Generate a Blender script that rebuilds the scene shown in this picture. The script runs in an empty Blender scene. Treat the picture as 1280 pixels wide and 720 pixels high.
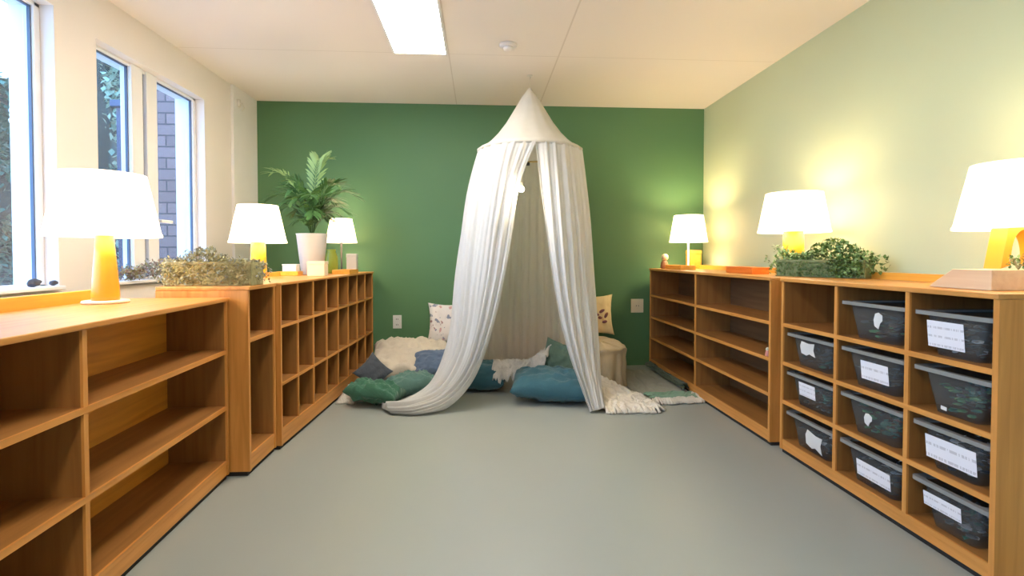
import bpy, bmesh, math, random
from mathutils import Vector, Matrix, noise
PI = math.pi
scn = bpy.context.scene
C = scn.collection
rnd = random.Random(7)

# ------------------------------------------------------------------ materials
def newmat(name):
    m = bpy.data.materials.new(name); m.use_nodes = True
    nt = m.node_tree; nt.nodes.clear()
    out = nt.nodes.new('ShaderNodeOutputMaterial')
    return m, nt, out

def N(nt, kind, **kw):
    n = nt.nodes.new(kind)
    for k, v in kw.items():
        if k in n.inputs: n.inputs[k].default_value = v
        else: setattr(n, k, v)
    return n

def rgba(c): return (c[0], c[1], c[2], 1.0)

def mat(name, col, rough=0.6, var=0.08, scale=8.0, bump=0.0, bscale=60.0, metal=0.0, spec=0.5, stretch=(1,1,1), col2=None, sheen=0.0):
    m, nt, out = newmat(name)
    b = N(nt, 'ShaderNodeBsdfPrincipled'); b.inputs['Roughness'].default_value = rough
    b.inputs['Metallic'].default_value = metal; b.inputs['Specular IOR Level'].default_value = spec
    if sheen: b.inputs['Sheen Weight'].default_value = sheen
    tc = N(nt, 'ShaderNodeTexCoord'); mp = N(nt, 'ShaderNodeMapping'); mp.inputs['Scale'].default_value = stretch
    nt.links.new(tc.outputs['Object'], mp.inputs['Vector'])
    nz = N(nt, 'ShaderNodeTexNoise'); nz.inputs['Scale'].default_value = scale; nz.inputs['Detail'].default_value = 4
    nt.links.new(mp.outputs[0], nz.inputs['Vector'])
    mx = N(nt, 'ShaderNodeMix', data_type='RGBA')
    c2 = col2 if col2 else tuple(max(0, x*(1-2*var)) for x in col)
    c1 = col if col2 else tuple(min(1, x*(1+var)) for x in col)
    mx.inputs[6].default_value = rgba(c1); mx.inputs[7].default_value = rgba(c2)
    nt.links.new(nz.outputs['Fac'], mx.inputs[0]); nt.links.new(mx.outputs[2], b.inputs['Base Color'])
    if bump:
        n2 = N(nt, 'ShaderNodeTexNoise'); n2.inputs['Scale'].default_value = bscale
        nt.links.new(mp.outputs[0], n2.inputs['Vector'])
        bp = N(nt, 'ShaderNodeBump'); bp.inputs['Strength'].default_value = bump; bp.inputs['Distance'].default_value = 0.01
        nt.links.new(n2.outputs['Fac'], bp.inputs['Height']); nt.links.new(bp.outputs[0], b.inputs['Normal'])
    nt.links.new(b.outputs[0], out.inputs[0])
    return m

def wood(name, col, dark, axis=1, rough=0.42, knots=False):
    m, nt, out = newmat(name)
    b = N(nt, 'ShaderNodeBsdfPrincipled'); b.inputs['Roughness'].default_value = rough
    tc = N(nt, 'ShaderNodeTexCoord'); mp = N(nt, 'ShaderNodeMapping')
    s = [28, 28, 28]; s[axis] = 1.6
    mp.inputs['Scale'].default_value = s
    nt.links.new(tc.outputs['Object'], mp.inputs['Vector'])
    nz = N(nt, 'ShaderNodeTexNoise'); nz.inputs['Scale'].default_value = 1.3; nz.inputs['Detail'].default_value = 6; nz.inputs['Distortion'].default_value = 0.6
    nt.links.new(mp.outputs[0], nz.inputs['Vector'])
    rp = N(nt, 'ShaderNodeValToRGB')
    rp.color_ramp.elements[0].position = 0.3; rp.color_ramp.elements[0].color = rgba(dark)
    rp.color_ramp.elements[1].position = 0.62; rp.color_ramp.elements[1].color = rgba(col)
    nt.links.new(nz.outputs['Fac'], rp.inputs[0])
    last = rp.outputs[0]
    if knots:
        mp2 = N(nt, 'ShaderNodeMapping'); s2 = [3.2, 3.2, 3.2]; s2[axis] = 2.0; mp2.inputs['Scale'].default_value = s2
        nt.links.new(tc.outputs['Object'], mp2.inputs['Vector'])
        vo = N(nt, 'ShaderNodeTexVoronoi'); vo.inputs['Scale'].default_value = 2.0
        nt.links.new(mp2.outputs[0], vo.inputs['Vector'])
        r2 = N(nt, 'ShaderNodeValToRGB')
        r2.color_ramp.elements[0].position = 0.05; r2.color_ramp.elements[0].color = (1, 1, 1, 1)
        r2.color_ramp.elements[1].position = 0.09; r2.color_ramp.elements[1].color = (0, 0, 0, 1)
        nt.links.new(vo.outputs['Distance'], r2.inputs[0])
        mx = N(nt, 'ShaderNodeMix', data_type='RGBA')
        nt.links.new(r2.outputs[0], mx.inputs[0]); nt.links.new(last, mx.inputs[6]); mx.inputs[7].default_value = (0.12, 0.03, 0.008, 1)
        last = mx.outputs[2]
    nt.links.new(last, b.inputs['Base Color'])
    bp = N(nt, 'ShaderNodeBump'); bp.inputs['Strength'].default_value = 0.08; bp.inputs['Distance'].default_value = 0.003
    nt.links.new(nz.outputs['Fac'], bp.inputs['Height']); nt.links.new(bp.outputs[0], b.inputs['Normal'])
    nt.links.new(b.outputs[0], out.inputs[0])
    return m

def emis(name, col, s):
    m, nt, out = newmat(name)
    e = N(nt, 'ShaderNodeEmission'); e.inputs[0].default_value = rgba(col); e.inputs[1].default_value = s
    nt.links.new(e.outputs[0], out.inputs[0]); return m

def shade_mat(name, col, s):          # lit linen: diffuse + translucent + its own glow
    m, nt, out = newmat(name)
    d = N(nt, 'ShaderNodeBsdfDiffuse'); d.inputs[0].default_value = (0.85, 0.8, 0.7, 1)
    t = N(nt, 'ShaderNodeBsdfTranslucent'); t.inputs[0].default_value = (0.9, 0.8, 0.62, 1)
    mx = N(nt, 'ShaderNodeMixShader'); mx.inputs[0].default_value = 0.5
    e = N(nt, 'ShaderNodeEmission'); e.inputs[0].default_value = rgba(col); e.inputs[1].default_value = s
    ad = N(nt, 'ShaderNodeAddShader')
    nt.links.new(d.outputs[0], mx.inputs[1]); nt.links.new(t.outputs[0], mx.inputs[2])
    nt.links.new(mx.outputs[0], ad.inputs[0]); nt.links.new(e.outputs[0], ad.inputs[1]); nt.links.new(ad.outputs[0], out.inputs[0])
    return m

def sheer(name, col, transp=0.15, trl=0.35):
    m, nt, out = newmat(name)
    tc = N(nt, 'ShaderNodeTexCoord'); nz = N(nt, 'ShaderNodeTexNoise'); nz.inputs['Scale'].default_value = 14
    nt.links.new(tc.outputs['Object'], nz.inputs['Vector'])
    mc = N(nt, 'ShaderNodeMix', data_type='RGBA'); mc.inputs[6].default_value = rgba(col); mc.inputs[7].default_value = rgba([x*0.92 for x in col])
    nt.links.new(nz.outputs['Fac'], mc.inputs[0])
    d = N(nt, 'ShaderNodeBsdfDiffuse'); t = N(nt, 'ShaderNodeBsdfTranslucent')
    nt.links.new(mc.outputs[2], d.inputs[0]); nt.links.new(mc.outputs[2], t.inputs[0])
    mx = N(nt, 'ShaderNodeMixShader'); mx.inputs[0].default_value = trl
    nt.links.new(d.outputs[0], mx.inputs[1]); nt.links.new(t.outputs[0], mx.inputs[2])
    tr = N(nt, 'ShaderNodeBsdfTransparent'); m2 = N(nt, 'ShaderNodeMixShader'); m2.inputs[0].default_value = transp
    nt.links.new(mx.outputs[0], m2.inputs[1]); nt.links.new(tr.outputs[0], m2.inputs[2]); nt.links.new(m2.outputs[0], out.inputs[0])
    return m

def clear(name, tint, transp, glossy_rough=0.08, body=None, gloss=0.5):
    """thin see-through plastic or glass: transparent + glossy (+ a little body colour)"""
    m, nt, out = newmat(name)
    tr = N(nt, 'ShaderNodeBsdfTransparent'); tr.inputs[0].default_value = rgba(tint)
    b = N(nt, 'ShaderNodeBsdfPrincipled'); b.inputs['Base Color'].default_value = rgba(body or tint); b.inputs['Roughness'].default_value = glossy_rough
    b.inputs['Specular IOR Level'].default_value = gloss
    mx = N(nt, 'ShaderNodeMixShader'); mx.inputs[0].default_value = transp
    nt.links.new(b.outputs[0], mx.inputs[1]); nt.links.new(tr.outputs[0], mx.inputs[2]); nt.links.new(mx.outputs[0], out.inputs[0])
    return m

def brick_mat():
    m, nt, out = newmat('brick_masonry')
    b = N(nt, 'ShaderNodeBsdfPrincipled'); b.inputs['Roughness'].default_value = 0.85
    tc = N(nt, 'ShaderNodeTexCoord'); sp = N(nt, 'ShaderNodeSeparateXYZ'); cb = N(nt, 'ShaderNodeCombineXYZ')
    nt.links.new(tc.outputs['Object'], sp.inputs[0])
    ad = N(nt, 'ShaderNodeMath', operation='ADD')
    nt.links.new(sp.outputs[0], ad.inputs[0]); nt.links.new(sp.outputs[1], ad.inputs[1])
    nt.links.new(ad.outputs[0], cb.inputs[0]); nt.links.new(sp.outputs[2], cb.inputs[1])
    br = N(nt, 'ShaderNodeTexBrick'); br.inputs['Scale'].default_value = 1.0
    br.inputs['Brick Width'].default_value = 0.26; br.inputs['Row Height'].default_value = 0.098; br.inputs['Mortar Size'].default_value = 0.007
    br.inputs['Color1'].default_value = (0.22, 0.14, 0.14, 1); br.inputs['Color2'].default_value = (0.165, 0.105, 0.105, 1); br.inputs['Mortar'].default_value = (0.05, 0.035, 0.04, 1)
    nt.links.new(cb.outputs[0], br.inputs['Vector']); nt.links.new(br.outputs['Color'], b.inputs['Base Color'])
    nt.links.new(b.outputs[0], out.inputs[0]); return m

def ceiling_mat():
    m, nt, out = newmat('ceiling_panels')
    b = N(nt, 'ShaderNodeBsdfPrincipled'); b.inputs['Roughness'].default_value = 0.85
    tc = N(nt, 'ShaderNodeTexCoord'); sp = N(nt, 'ShaderNodeSeparateXYZ'); nt.links.new(tc.outputs['Object'], sp.inputs[0])
    fac = None
    def seam(sock, at, w):
        a = N(nt, 'ShaderNodeMath', operation='SUBTRACT'); nt.links.new(sock, a.inputs[0]); a.inputs[1].default_value = at
        c = N(nt, 'ShaderNodeMath', operation='ABSOLUTE'); nt.links.new(a.outputs[0], c.inputs[0])
        d = N(nt, 'ShaderNodeMath', operation='LESS_THAN'); nt.links.new(c.outputs[0], d.inputs[0]); d.inputs[1].default_value = w
        return d.outputs[0]
    ss = [seam(sp.outputs[0], -0.205, 0.004), seam(sp.outputs[0], 0.53, 0.005), seam(sp.outputs[1], 3.46, 0.003)]
    acc = ss[0]
    for s in ss[1:]:
        a = N(nt, 'ShaderNodeMath', operation='MAXIMUM'); nt.links.new(acc, a.inputs[0]); nt.links.new(s, a.inputs[1]); acc = a.outputs[0]
    mx = N(nt, 'ShaderNodeMix', data_type='RGBA'); mx.inputs[6].default_value = (0.80, 0.745, 0.71, 1); mx.inputs[7].default_value = (0.66, 0.60, 0.56, 1)
    nt.links.new(acc, mx.inputs[0]); nt.links.new(mx.outputs[2], b.inputs['Base Color'])
    nt.links.new(b.outputs[0], out.inputs[0]); return m

def print_mat(name, base, cols, scale, thr=0.35, seed=0.0):
    """fabric with scattered coloured printed spots"""
    m, nt, out = newmat(name)
    b = N(nt, 'ShaderNodeBsdfPrincipled'); b.inputs['Roughness'].default_value = 0.9
    tc = N(nt, 'ShaderNodeTexCoord'); mp = N(nt, 'ShaderNodeMapping'); mp.inputs['Location'].default_value = (seed, seed*2, seed)
    nt.links.new(tc.outputs['Object'], mp.inputs[0])
    last = None
    for i, c in enumerate(cols):
        nz = N(nt, 'ShaderNodeTexNoise'); nz.inputs['Scale'].default_value = scale*(1+0.3*i); nz.inputs['Detail'].default_value = 2
        m2 = N(nt, 'ShaderNodeMapping'); m2.inputs['Location'].default_value = (3.1*i+1, 1.7*i, 5.3*i); nt.links.new(mp.outputs[0], m2.inputs[0]); nt.links.new(m2.outputs[0], nz.inputs['Vector'])
        r = N(nt, 'ShaderNodeValToRGB'); r.color_ramp.elements[0].position = 1-thr; r.color_ramp.elements[1].position = 1-thr+0.03
        nt.links.new(nz.outputs['Fac'], r.inputs[0])
        mx = N(nt, 'ShaderNodeMix', data_type='RGBA'); nt.links.new(r.outputs[0], mx.inputs[0])
        if last is None: mx.inputs[6].default_value = rgba(base)
        else: nt.links.new(last, mx.inputs[6])
        mx.inputs[7].default_value = rgba(c); last = mx.outputs[2]
    nt.links.new(last, b.inputs['Base Color']); nt.links.new(b.outputs[0], out.inputs[0]); return m

def label_mat(name, rows):
    m, nt, out = newmat(name)
    b = N(nt, 'ShaderNodeBsdfPrincipled'); b.inputs['Roughness'].default_value = 0.5
    tc = N(nt, 'ShaderNodeTexCoord'); sp = N(nt, 'ShaderNodeSeparateXYZ'); nt.links.new(tc.outputs['Generated'], sp.inputs[0])
    nz = N(nt, 'ShaderNodeTexNoise'); nz.inputs['Scale'].default_value = 1.0
    mp = N(nt, 'ShaderNodeMapping'); mp.inputs['Scale'].default_value = (0, 26, 1); nt.links.new(tc.outputs['Generated'], mp.inputs[0]); nt.links.new(mp.outputs[0], nz.inputs['Vector'])
    w = N(nt, 'ShaderNodeMath', operation='MULTIPLY'); nt.links.new(sp.outputs[2], w.inputs[0]); w.inputs[1].default_value = rows*2*PI
    s = N(nt, 'ShaderNodeMath', operation='SINE'); nt.links.new(w.outputs[0], s.inputs[0])
    g = N(nt, 'ShaderNodeMath', operation='GREATER_THAN'); nt.links.new(s.outputs[0], g.inputs[0]); g.inputs[1].default_value = 0.72
    g2 = N(nt, 'ShaderNodeMath', operation='GREATER_THAN'); nt.links.new(nz.outputs['Fac'], g2.inputs[0]); g2.inputs[1].default_value = 0.47
    mu = N(nt, 'ShaderNodeMath', operation='MULTIPLY'); nt.links.new(g.outputs[0], mu.inputs[0]); nt.links.new(g2.outputs[0], mu.inputs[1])
    mx = N(nt, 'ShaderNodeMix', data_type='RGBA'); mx.inputs[6].default_value = (0.82, 0.8, 0.84, 1); mx.inputs[7].default_value = (0.58, 0.55, 0.58, 1)
    nt.links.new(mu.outputs[0], mx.inputs[0]); nt.links.new(mx.outputs[2], b.inputs['Base Color']); nt.links.new(b.outputs[0], out.inputs[0]); return m

WC, WD = (0.68, 0.30, 0.07), (0.52, 0.21, 0.04)
M = dict(
    wood_y=wood('beech_lengthwise', WC, WD, 1), wood_z=wood('beech_upright', WC, WD, 2), wood_k=wood('knotty_beech', WC, WD, 2, knots=True), wood_x=wood('beech_crosswise', WC, WD, 0),
    wood_in=wood('beech_inside', (0.72, 0.29, 0.03), (0.56, 0.21, 0.02), 1, 0.5),
    wood_back=wood('beech_shade_back', (0.17, 0.085, 0.035), (0.12, 0.055, 0.02), 1, 0.5),  # back panels coloured dark to stand in for shade deep in the cabinets
    inner_y=wood('beech_shade_board', (0.34, 0.145, 0.035), (0.25, 0.10, 0.022), 1, 0.5), inner_z=wood('beech_shade_upright', (0.34, 0.145, 0.035), (0.25, 0.10, 0.022), 2, 0.5),  # same beech darkened in the colour, imitating shade inside the bays
    wood_amber=wood('amber_stained_wood', (0.85, 0.42, 0.06), (0.75, 0.33, 0.04), 1),
    wood_pale=wood('pale_birch', (0.8, 0.6, 0.38), (0.72, 0.5, 0.3), 1),
    black=mat('shadow_gap_black', (0.012, 0.01, 0.01), 0.7),
    floor=mat('grey_linoleum', (0.33, 0.35, 0.32), 0.36, 0.03, 3.0, 0.02, 180.0, col2=(0.31, 0.335, 0.31)),
    wall_g=mat('deep_green_paint', (0.095, 0.215, 0.095), 0.6, 0.03, 2.0, 0.03, 120),
    wall_pale=mat('pale_green_paint', (0.61, 0.67, 0.435), 0.6, 0.02, 2.0, 0.03, 120),
    wall_w=mat('cream_white_paint', (0.83, 0.78, 0.75), 0.6, 0.02, 2.0, 0.02, 120),
    ceil=ceiling_mat(), frame=mat('white_window_paint', (0.82, 0.82, 0.84), 0.4, 0.02),
    post=mat('grey_white_post_paint', (0.22, 0.19, 0.18), 0.6, 0.03), edge=mat('blue_grey_seal', (0.10, 0.13, 0.2), 0.5),
    glass=clear('window_glass', (0.93, 0.97, 1.0), 0.93, 0.02),
    brick=brick_mat(), concrete=mat('paved_ground', (0.3, 0.3, 0.3), 0.9, 0.1),
    leaf_out=mat('hedge_leaf', (0.07, 0.20, 0.13), 0.6, 0.3, 5.0, col2=(0.03, 0.12, 0.10)),
    leaf_pale=mat('pale_ivy_leaf', (0.30, 0.40, 0.30), 0.6, 0.3, 5.0, col2=(0.12, 0.24, 0.18)),
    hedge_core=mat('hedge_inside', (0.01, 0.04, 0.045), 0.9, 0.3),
    shade=shade_mat('lit_linen_shade', (1.0, 0.88, 0.68), 1.3), trim=shade_mat('lit_shade_trim', (1.0, 0.8, 0.5), 0.75),
    amber=mat('amber_lamp_base', (0.90, 0.36, 0.025), 0.3, 0.05), amber_y=mat('yellow_amber_base', (0.92, 0.5, 0.03), 0.25, 0.05),
    white=mat('white_ceramic', (0.75, 0.73, 0.7), 0.3, 0.03), cream=mat('cream_card', (0.80, 0.70, 0.5), 0.6, 0.03),
    bulb=emis('warm_bulb', (1.0, 0.85, 0.6), 30.0), panel=emis('lit_diffuser', (1.0, 0.92, 0.80), 15.5),
    metal=mat('dark_metal', (0.05, 0.045, 0.04), 0.35, metal=0.8), brass=mat('brass_fitting', (0.6, 0.42, 0.15), 0.3, metal=0.9),
    sheer=sheer('sheer_cotton', (0.90, 0.89, 0.87), 0.14, 0.42), sheer_b=sheer('sheer_cotton_back', (0.90, 0.84, 0.75), 0.30, 0.5),
    canvas=sheer('canopy_cotton', (0.88, 0.85, 0.78), 0.0, 0.45),
    tray=clear('smoky_tray_plastic', (0.86, 0.88, 0.88), 0.88, 0.22, (0.34, 0.34, 0.33)),
    rim=clear('tray_rim_plastic', (0.8, 0.8, 0.8), 0.15, 0.25, (0.30, 0.29, 0.27)),
    palm=mat('palm_green', (0.12, 0.27, 0.08), 0.45, 0.25, 6, col2=(0.06, 0.17, 0.045)), palm_d=mat('palm_dark_green', (0.07, 0.17, 0.05), 0.5, 0.25, 6), palm_l=mat('palm_pale_green', (0.36, 0.55, 0.22), 0.45, 0.2, 6),
    leaf=mat('box_leaf_green', (0.20, 0.32, 0.08), 0.5, 0.3, 30, col2=(0.05, 0.12, 0.03)),
    dry=mat('dry_moss', (0.62, 0.55, 0.27), 0.8, 0.3, 40, col2=(0.22, 0.2, 0.09)), greyleaf=mat('grey_dry_leaf', (0.42, 0.44, 0.36), 0.8, 0.3, 30),
    soil=mat('dark_soil', (0.05, 0.035, 0.02), 0.95, 0.2, 40),
    moss_box=mat('mossy_wood', (0.30, 0.34, 0.15), 0.8, 0.3, 60, 0.5, 60, col2=(0.14, 0.17, 0.07)),
    straw_box=mat('mossy_straw', (0.55, 0.5, 0.26), 0.8, 0.3, 60, 0.5, 60, col2=(0.28, 0.25, 0.11)),
)
def fabric(name, col, var=0.1, bump=0.25): return mat(name, col, 0.92, var, 12, bump, 90, sheen=0.2)
F = dict(
    beige=fabric('beige_cotton', (0.68, 0.59, 0.47)), taupe=fabric('taupe_linen', (0.55, 0.43, 0.26)), slate=fabric('slate_fabric', (0.07, 0.08, 0.10)),
    green=fabric('leaf_green_fabric', (0.045, 0.15, 0.09)), blue=fabric('denim_blue_fabric', (0.11, 0.16, 0.25)), tealp=fabric('light_teal_fabric', (0.10, 0.20, 0.17)),
    teal=fabric('teal_fabric', (0.035, 0.12, 0.155)), dgreen=fabric('dark_sage_fabric', (0.10, 0.17, 0.13)), olive=fabric('dark_olive_fabric', (0.07, 0.09, 0.04)), knit=fabric('grey_white_knit', (0.68, 0.64, 0.60), 0.25, 0.6),
    white=fabric('cream_throw', (0.76, 0.70, 0.60), 0.15, 0.5), sage=fabric('sage_blanket', (0.37, 0.36, 0.27)), mint=fabric('mint_stripe', (0.22, 0.36, 0.24)),
    pink=fabric('pale_pink_fabric', (0.60, 0.42, 0.34)), 
)
PRINT1 = print_mat('cream_print_fabric', (0.78, 0.72, 0.68), [(0.35, 0.2, 0.2), (0.6, 0.35, 0.33), (0.25, 0.27, 0.35)], 14, 0.36)
PRINT2 = print_mat('yellow_cream_fabric', (0.85, 0.66, 0.36), [(0.75, 0.5, 0.25)], 9, 0.33, 4.0)

# ------------------------------------------------------------------ mesh helpers
def add_box(bm, x0, x1, y0, y1, z0, z1):
    v = [bm.verts.new(p) for p in ((x0,y0,z0),(x1,y0,z0),(x1,y1,z0),(x0,y1,z0),(x0,y0,z1),(x1,y0,z1),(x1,y1,z1),(x0,y1,z1))]
    for f in ((0,3,2,1),(4,5,6,7),(0,1,5,4),(1,2,6,5),(2,3,7,6),(3,0,4,7)): bm.faces.new([v[i] for i in f])
    return v
def lathe(bm, prof, seg=40, cx=0, cy=0, cap0=True, cap1=True):
    rings = []
    for r, z in prof:
        rings.append([bm.verts.new((cx+r*math.cos(2*PI*k/seg), cy+r*math.sin(2*PI*k/seg), z)) for k in range(seg)])
    for a, b in zip(rings, rings[1:]):
        for k in range(seg): bm.faces.new((a[k], a[(k+1)%seg], b[(k+1)%seg], b[k]))
    if cap0: bm.faces.new(rings[0][::-1])
    if cap1: bm.faces.new(rings[-1])
def tube(bm, pts, r, seg=8, r2=None):
    pts = [Vector(p) for p in pts]; rings = []
    for i, p in enumerate(pts):
        t = (pts[min(i+1, len(pts)-1)] - pts[max(i-1, 0)]).normalized()
        a = t.cross(Vector((0,0,1)))
        if a.length < 1e-3: a = t.cross(Vector((1,0,0)))
        a.normalize(); b = t.cross(a)
        rr = r if r2 is None else r + (r2-r)*i/(len(pts)-1)
        rings.append([bm.verts.new(p + a*rr*math.cos(2*PI*k/seg) + b*rr*math.sin(2*PI*k/seg)) for k in range(seg)])
    for q, w in zip(rings, rings[1:]):
        for k in range(seg): bm.faces.new((q[k], q[(k+1)%seg], w[(k+1)%seg], w[k]))
    bm.faces.new(rings[0][::-1]); bm.faces.new(rings[-1])
def obj(name, bm, m, parent=None, smooth=False, bevel=0.0, solid=0.0, sub=0):
    bmesh.ops.recalc_face_normals(bm, faces=bm.faces)
    me = bpy.data.meshes.new(name); bm.to_mesh(me); bm.free()
    if smooth:
        for p in me.polygons: p.use_smooth = True
    ms = m if isinstance(m, (list, tuple)) else [m]
    for k in ms: me.materials.append(k)
    o = bpy.data.objects.new(name, me); C.objects.link(o); o.parent = parent
    if solid:
        s = o.modifiers.new('thickness', 'SOLIDIFY'); s.thickness = solid; s.offset = 0
    if bevel:
        b = o.modifiers.new('bevel', 'BEVEL'); b.width = bevel; b.segments = 2; b.limit_method = 'ANGLE'
    if sub:
        s = o.modifiers.new('sub', 'SUBSURF'); s.levels = sub; s.render_levels = sub
    return o
def box(name, x0, x1, y0, y1, z0, z1, m, parent=None, bevel=0.0):
    bm = bmesh.new(); add_box(bm, min(x0,x1), max(x0,x1), min(y0,y1), max(y0,y1), z0, z1); return obj(name, bm, m, parent, bevel=bevel)
def tag(o, label=None, cat=None, group=None, kind=None):
    if label: o['label'] = label
    if cat: o['category'] = cat
    if group: o['group'] = group
    if kind: o['kind'] = kind
    return o
def thing(name, label, cat, loc=(0,0,0), rz=0.0, group=None):
    o = bpy.data.objects.new(name, None); C.objects.link(o); o.empty_display_size = 0.1
    o.location = loc; o.rotation_euler = (0, 0, rz)
    return tag(o, label, cat, group)
def struct(o): o['kind'] = 'structure'; return o

# ------------------------------------------------------------------ room shell
XL, XR, YB, YN, ZC = -1.95, 2.05, 4.60, -2.6, 2.345
struct(box('floor', -2.15, XR+0.15, YN-0.15, YB+0.15, -0.12, 0, M['floor']))
struct(box('ceiling', -2.15, XR+0.15, YN-0.15, YB+0.15, ZC, ZC+0.15, M['ceil']))
struct(box('wall_back', XL-0.2, XR+0.15, YB, YB+0.15, 0, ZC, M['wall_g']))
struct(box('wall_right', XR, XR+0.15, YN-0.15, YB, 0, ZC, M['wall_pale']))
struct(box('wall_front', XL-0.2, XR, YN-0.15, YN, 0, ZC, M['wall_w']))
# window wall: openings W1 (y 0.5..2.50), W2 (y 2.86..3.785), another behind the camera
SILL = 0.845
wins = [(-1.9, 0.1, 2.15), (0.5, 2.50, 2.15), (2.76, 3.785, 2.11)]
bm = bmesh.new(); y = YN
for a, b, zt in wins:
    add_box(bm, XL-0.2, XL, y, a, 0, ZC)
    add_box(bm, XL-0.2, XL, a, b, 0, SILL); add_box(bm, XL-0.2, XL, a, b, zt, ZC); y = b
add_box(bm, XL-0.2, XL, y, YB, 0, ZC)
struct(obj('wall_left', bm, M['wall_w']))
struct(box('trim_1', XL, XL+0.022, 4.17, YB, 0, ZC, M['frame'], bevel=0.003))   # white corner boarding
struct(box('baseboard_back', XL+0.03, XR, YB-0.012, YB, 0, 0.07, M['wall_g']))
# hook high on the left wall
bm = bmesh.new(); tube(bm, [(XL+0.02,4.24,2.22),(XL+0.06,4.24,2.215),(XL+0.075,4.24,2.18),(XL+0.055,4.24,2.155)], 0.005)
lathe(bm, [(0.016, 2.19), (0.016, 2.245)], 12, XL+0.03, 4.24)
tag(obj('wall_hook', bm, M['white'], smooth=True), 'small white hook high on the left wall near the green wall', 'hook')

def window(n, a, b, zt, mull):
    g = 0.055; gf = 0.033; x0, x1 = -2.06, -2.01
    w = bpy.data.objects.new('window_%d' % n, None); C.objects.link(w); struct(w); w.location = (x0, a, SILL)
    def P(o): o.location = (-x0, -a, -SILL); return o
    bm = bmesh.new()
    add_box(bm, x0, x1, a, a+g, SILL, zt); add_box(bm, x0, x1, b-gf, b, SILL, zt)
    add_box(bm, x0, x1, a, b, SILL, SILL+g*0.5); add_box(bm, x0, x1, a, b, zt-g*0.35, zt)
    P(obj('window_frame', bm, M['frame'], w, bevel=0.004))
    for (m0, m1) in mull:
        P(box('mullion', x0-0.005, x1+0.01, m0, m1, SILL, zt, M['frame'], w, bevel=0.004))
    edges = [a+g] + [e for m in mull for e in m] + [b-gf]
    for k in range(0, len(edges), 2):
        y0, y1 = edges[k], edges[k+1]
        if y1-y0 < 0.01: continue
        P(box('pane', -2.045, -2.039, y0-0.004, y1+0.004, SILL+g*0.5-0.004, zt-g*0.35+0.004, M['glass'], w))
        bm = bmesh.new(); s = 0.006
        add_box(bm, -2.036, -2.022, y0, y0+s, SILL+g*0.5, zt-g*0.35); add_box(bm, -2.036, -2.022, y1-s, y1, SILL+g*0.5, zt-g*0.35)
        add_box(bm, -2.036, -2.022, y0, y1, zt-g*0.35-s, zt-g*0.35)
        P(obj('seal', bm, M['edge'], w))
    P(box('window_sill', -2.01, XL+0.035, a+0.002, b-0.002, SILL, SILL+0.018, M['frame'], w, bevel=0.004))
    return w
window(1, 0.5, 2.50, 2.15, [(1.35, 1.43)])
window(2, 2.76, 3.785, 2.11, [(3.10, 3.20), (3.235, 3.335)])
w2 = [o for o in C.objects if o.name == 'window_2'][0]
bm = bmesh.new(); add_box(bm, -2.0, -1.985, 3.28, 3.31, 1.15, 1.23); add_box(bm, -1.985, -1.965, 3.285, 3.305, 1.205, 1.225); add_box(bm, -1.965, -1.952, 3.285, 3.40, 1.205, 1.225)
ho = obj('window_handle', bm, M['frame'], w2, bevel=0.003); ho.location = (2.06, -2.76, -SILL)
window(3, -1.9, 0.1, 2.15, [(-0.9, -0.82)])

# ------------------------------------------------------------------ outside
struct(box('ground', -14, -2.16, -8, 14, -0.15, -0.05, M['concrete']))
bw = box('brick_wall', -2.88, -2.17, 4.70, 5.0, -0.05, 3.2, M['brick'])
tag(bw, 'lavender grey brick wall outside the narrow window', 'brick wall')
def post(x, y, w, label):
    t = thing('outdoor_post', label, 'post', (x, y, -0.05))
    box('shaft', -w/2, w/2, -0.02, 0.02, 0.06, 3.3, M['post'], t, 0.006)
    box('base', -w/2-0.015, w/2+0.015, -0.035, 0.035, 0, 0.06, M['post'], t, 0.006)
post(-2.403, 4.33, 0.074, 'white post outside the narrow window in front of the bricks')
post(-2.455, 2.93, 0.09, 'white post outside the leftmost window near the frame edge')

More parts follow.
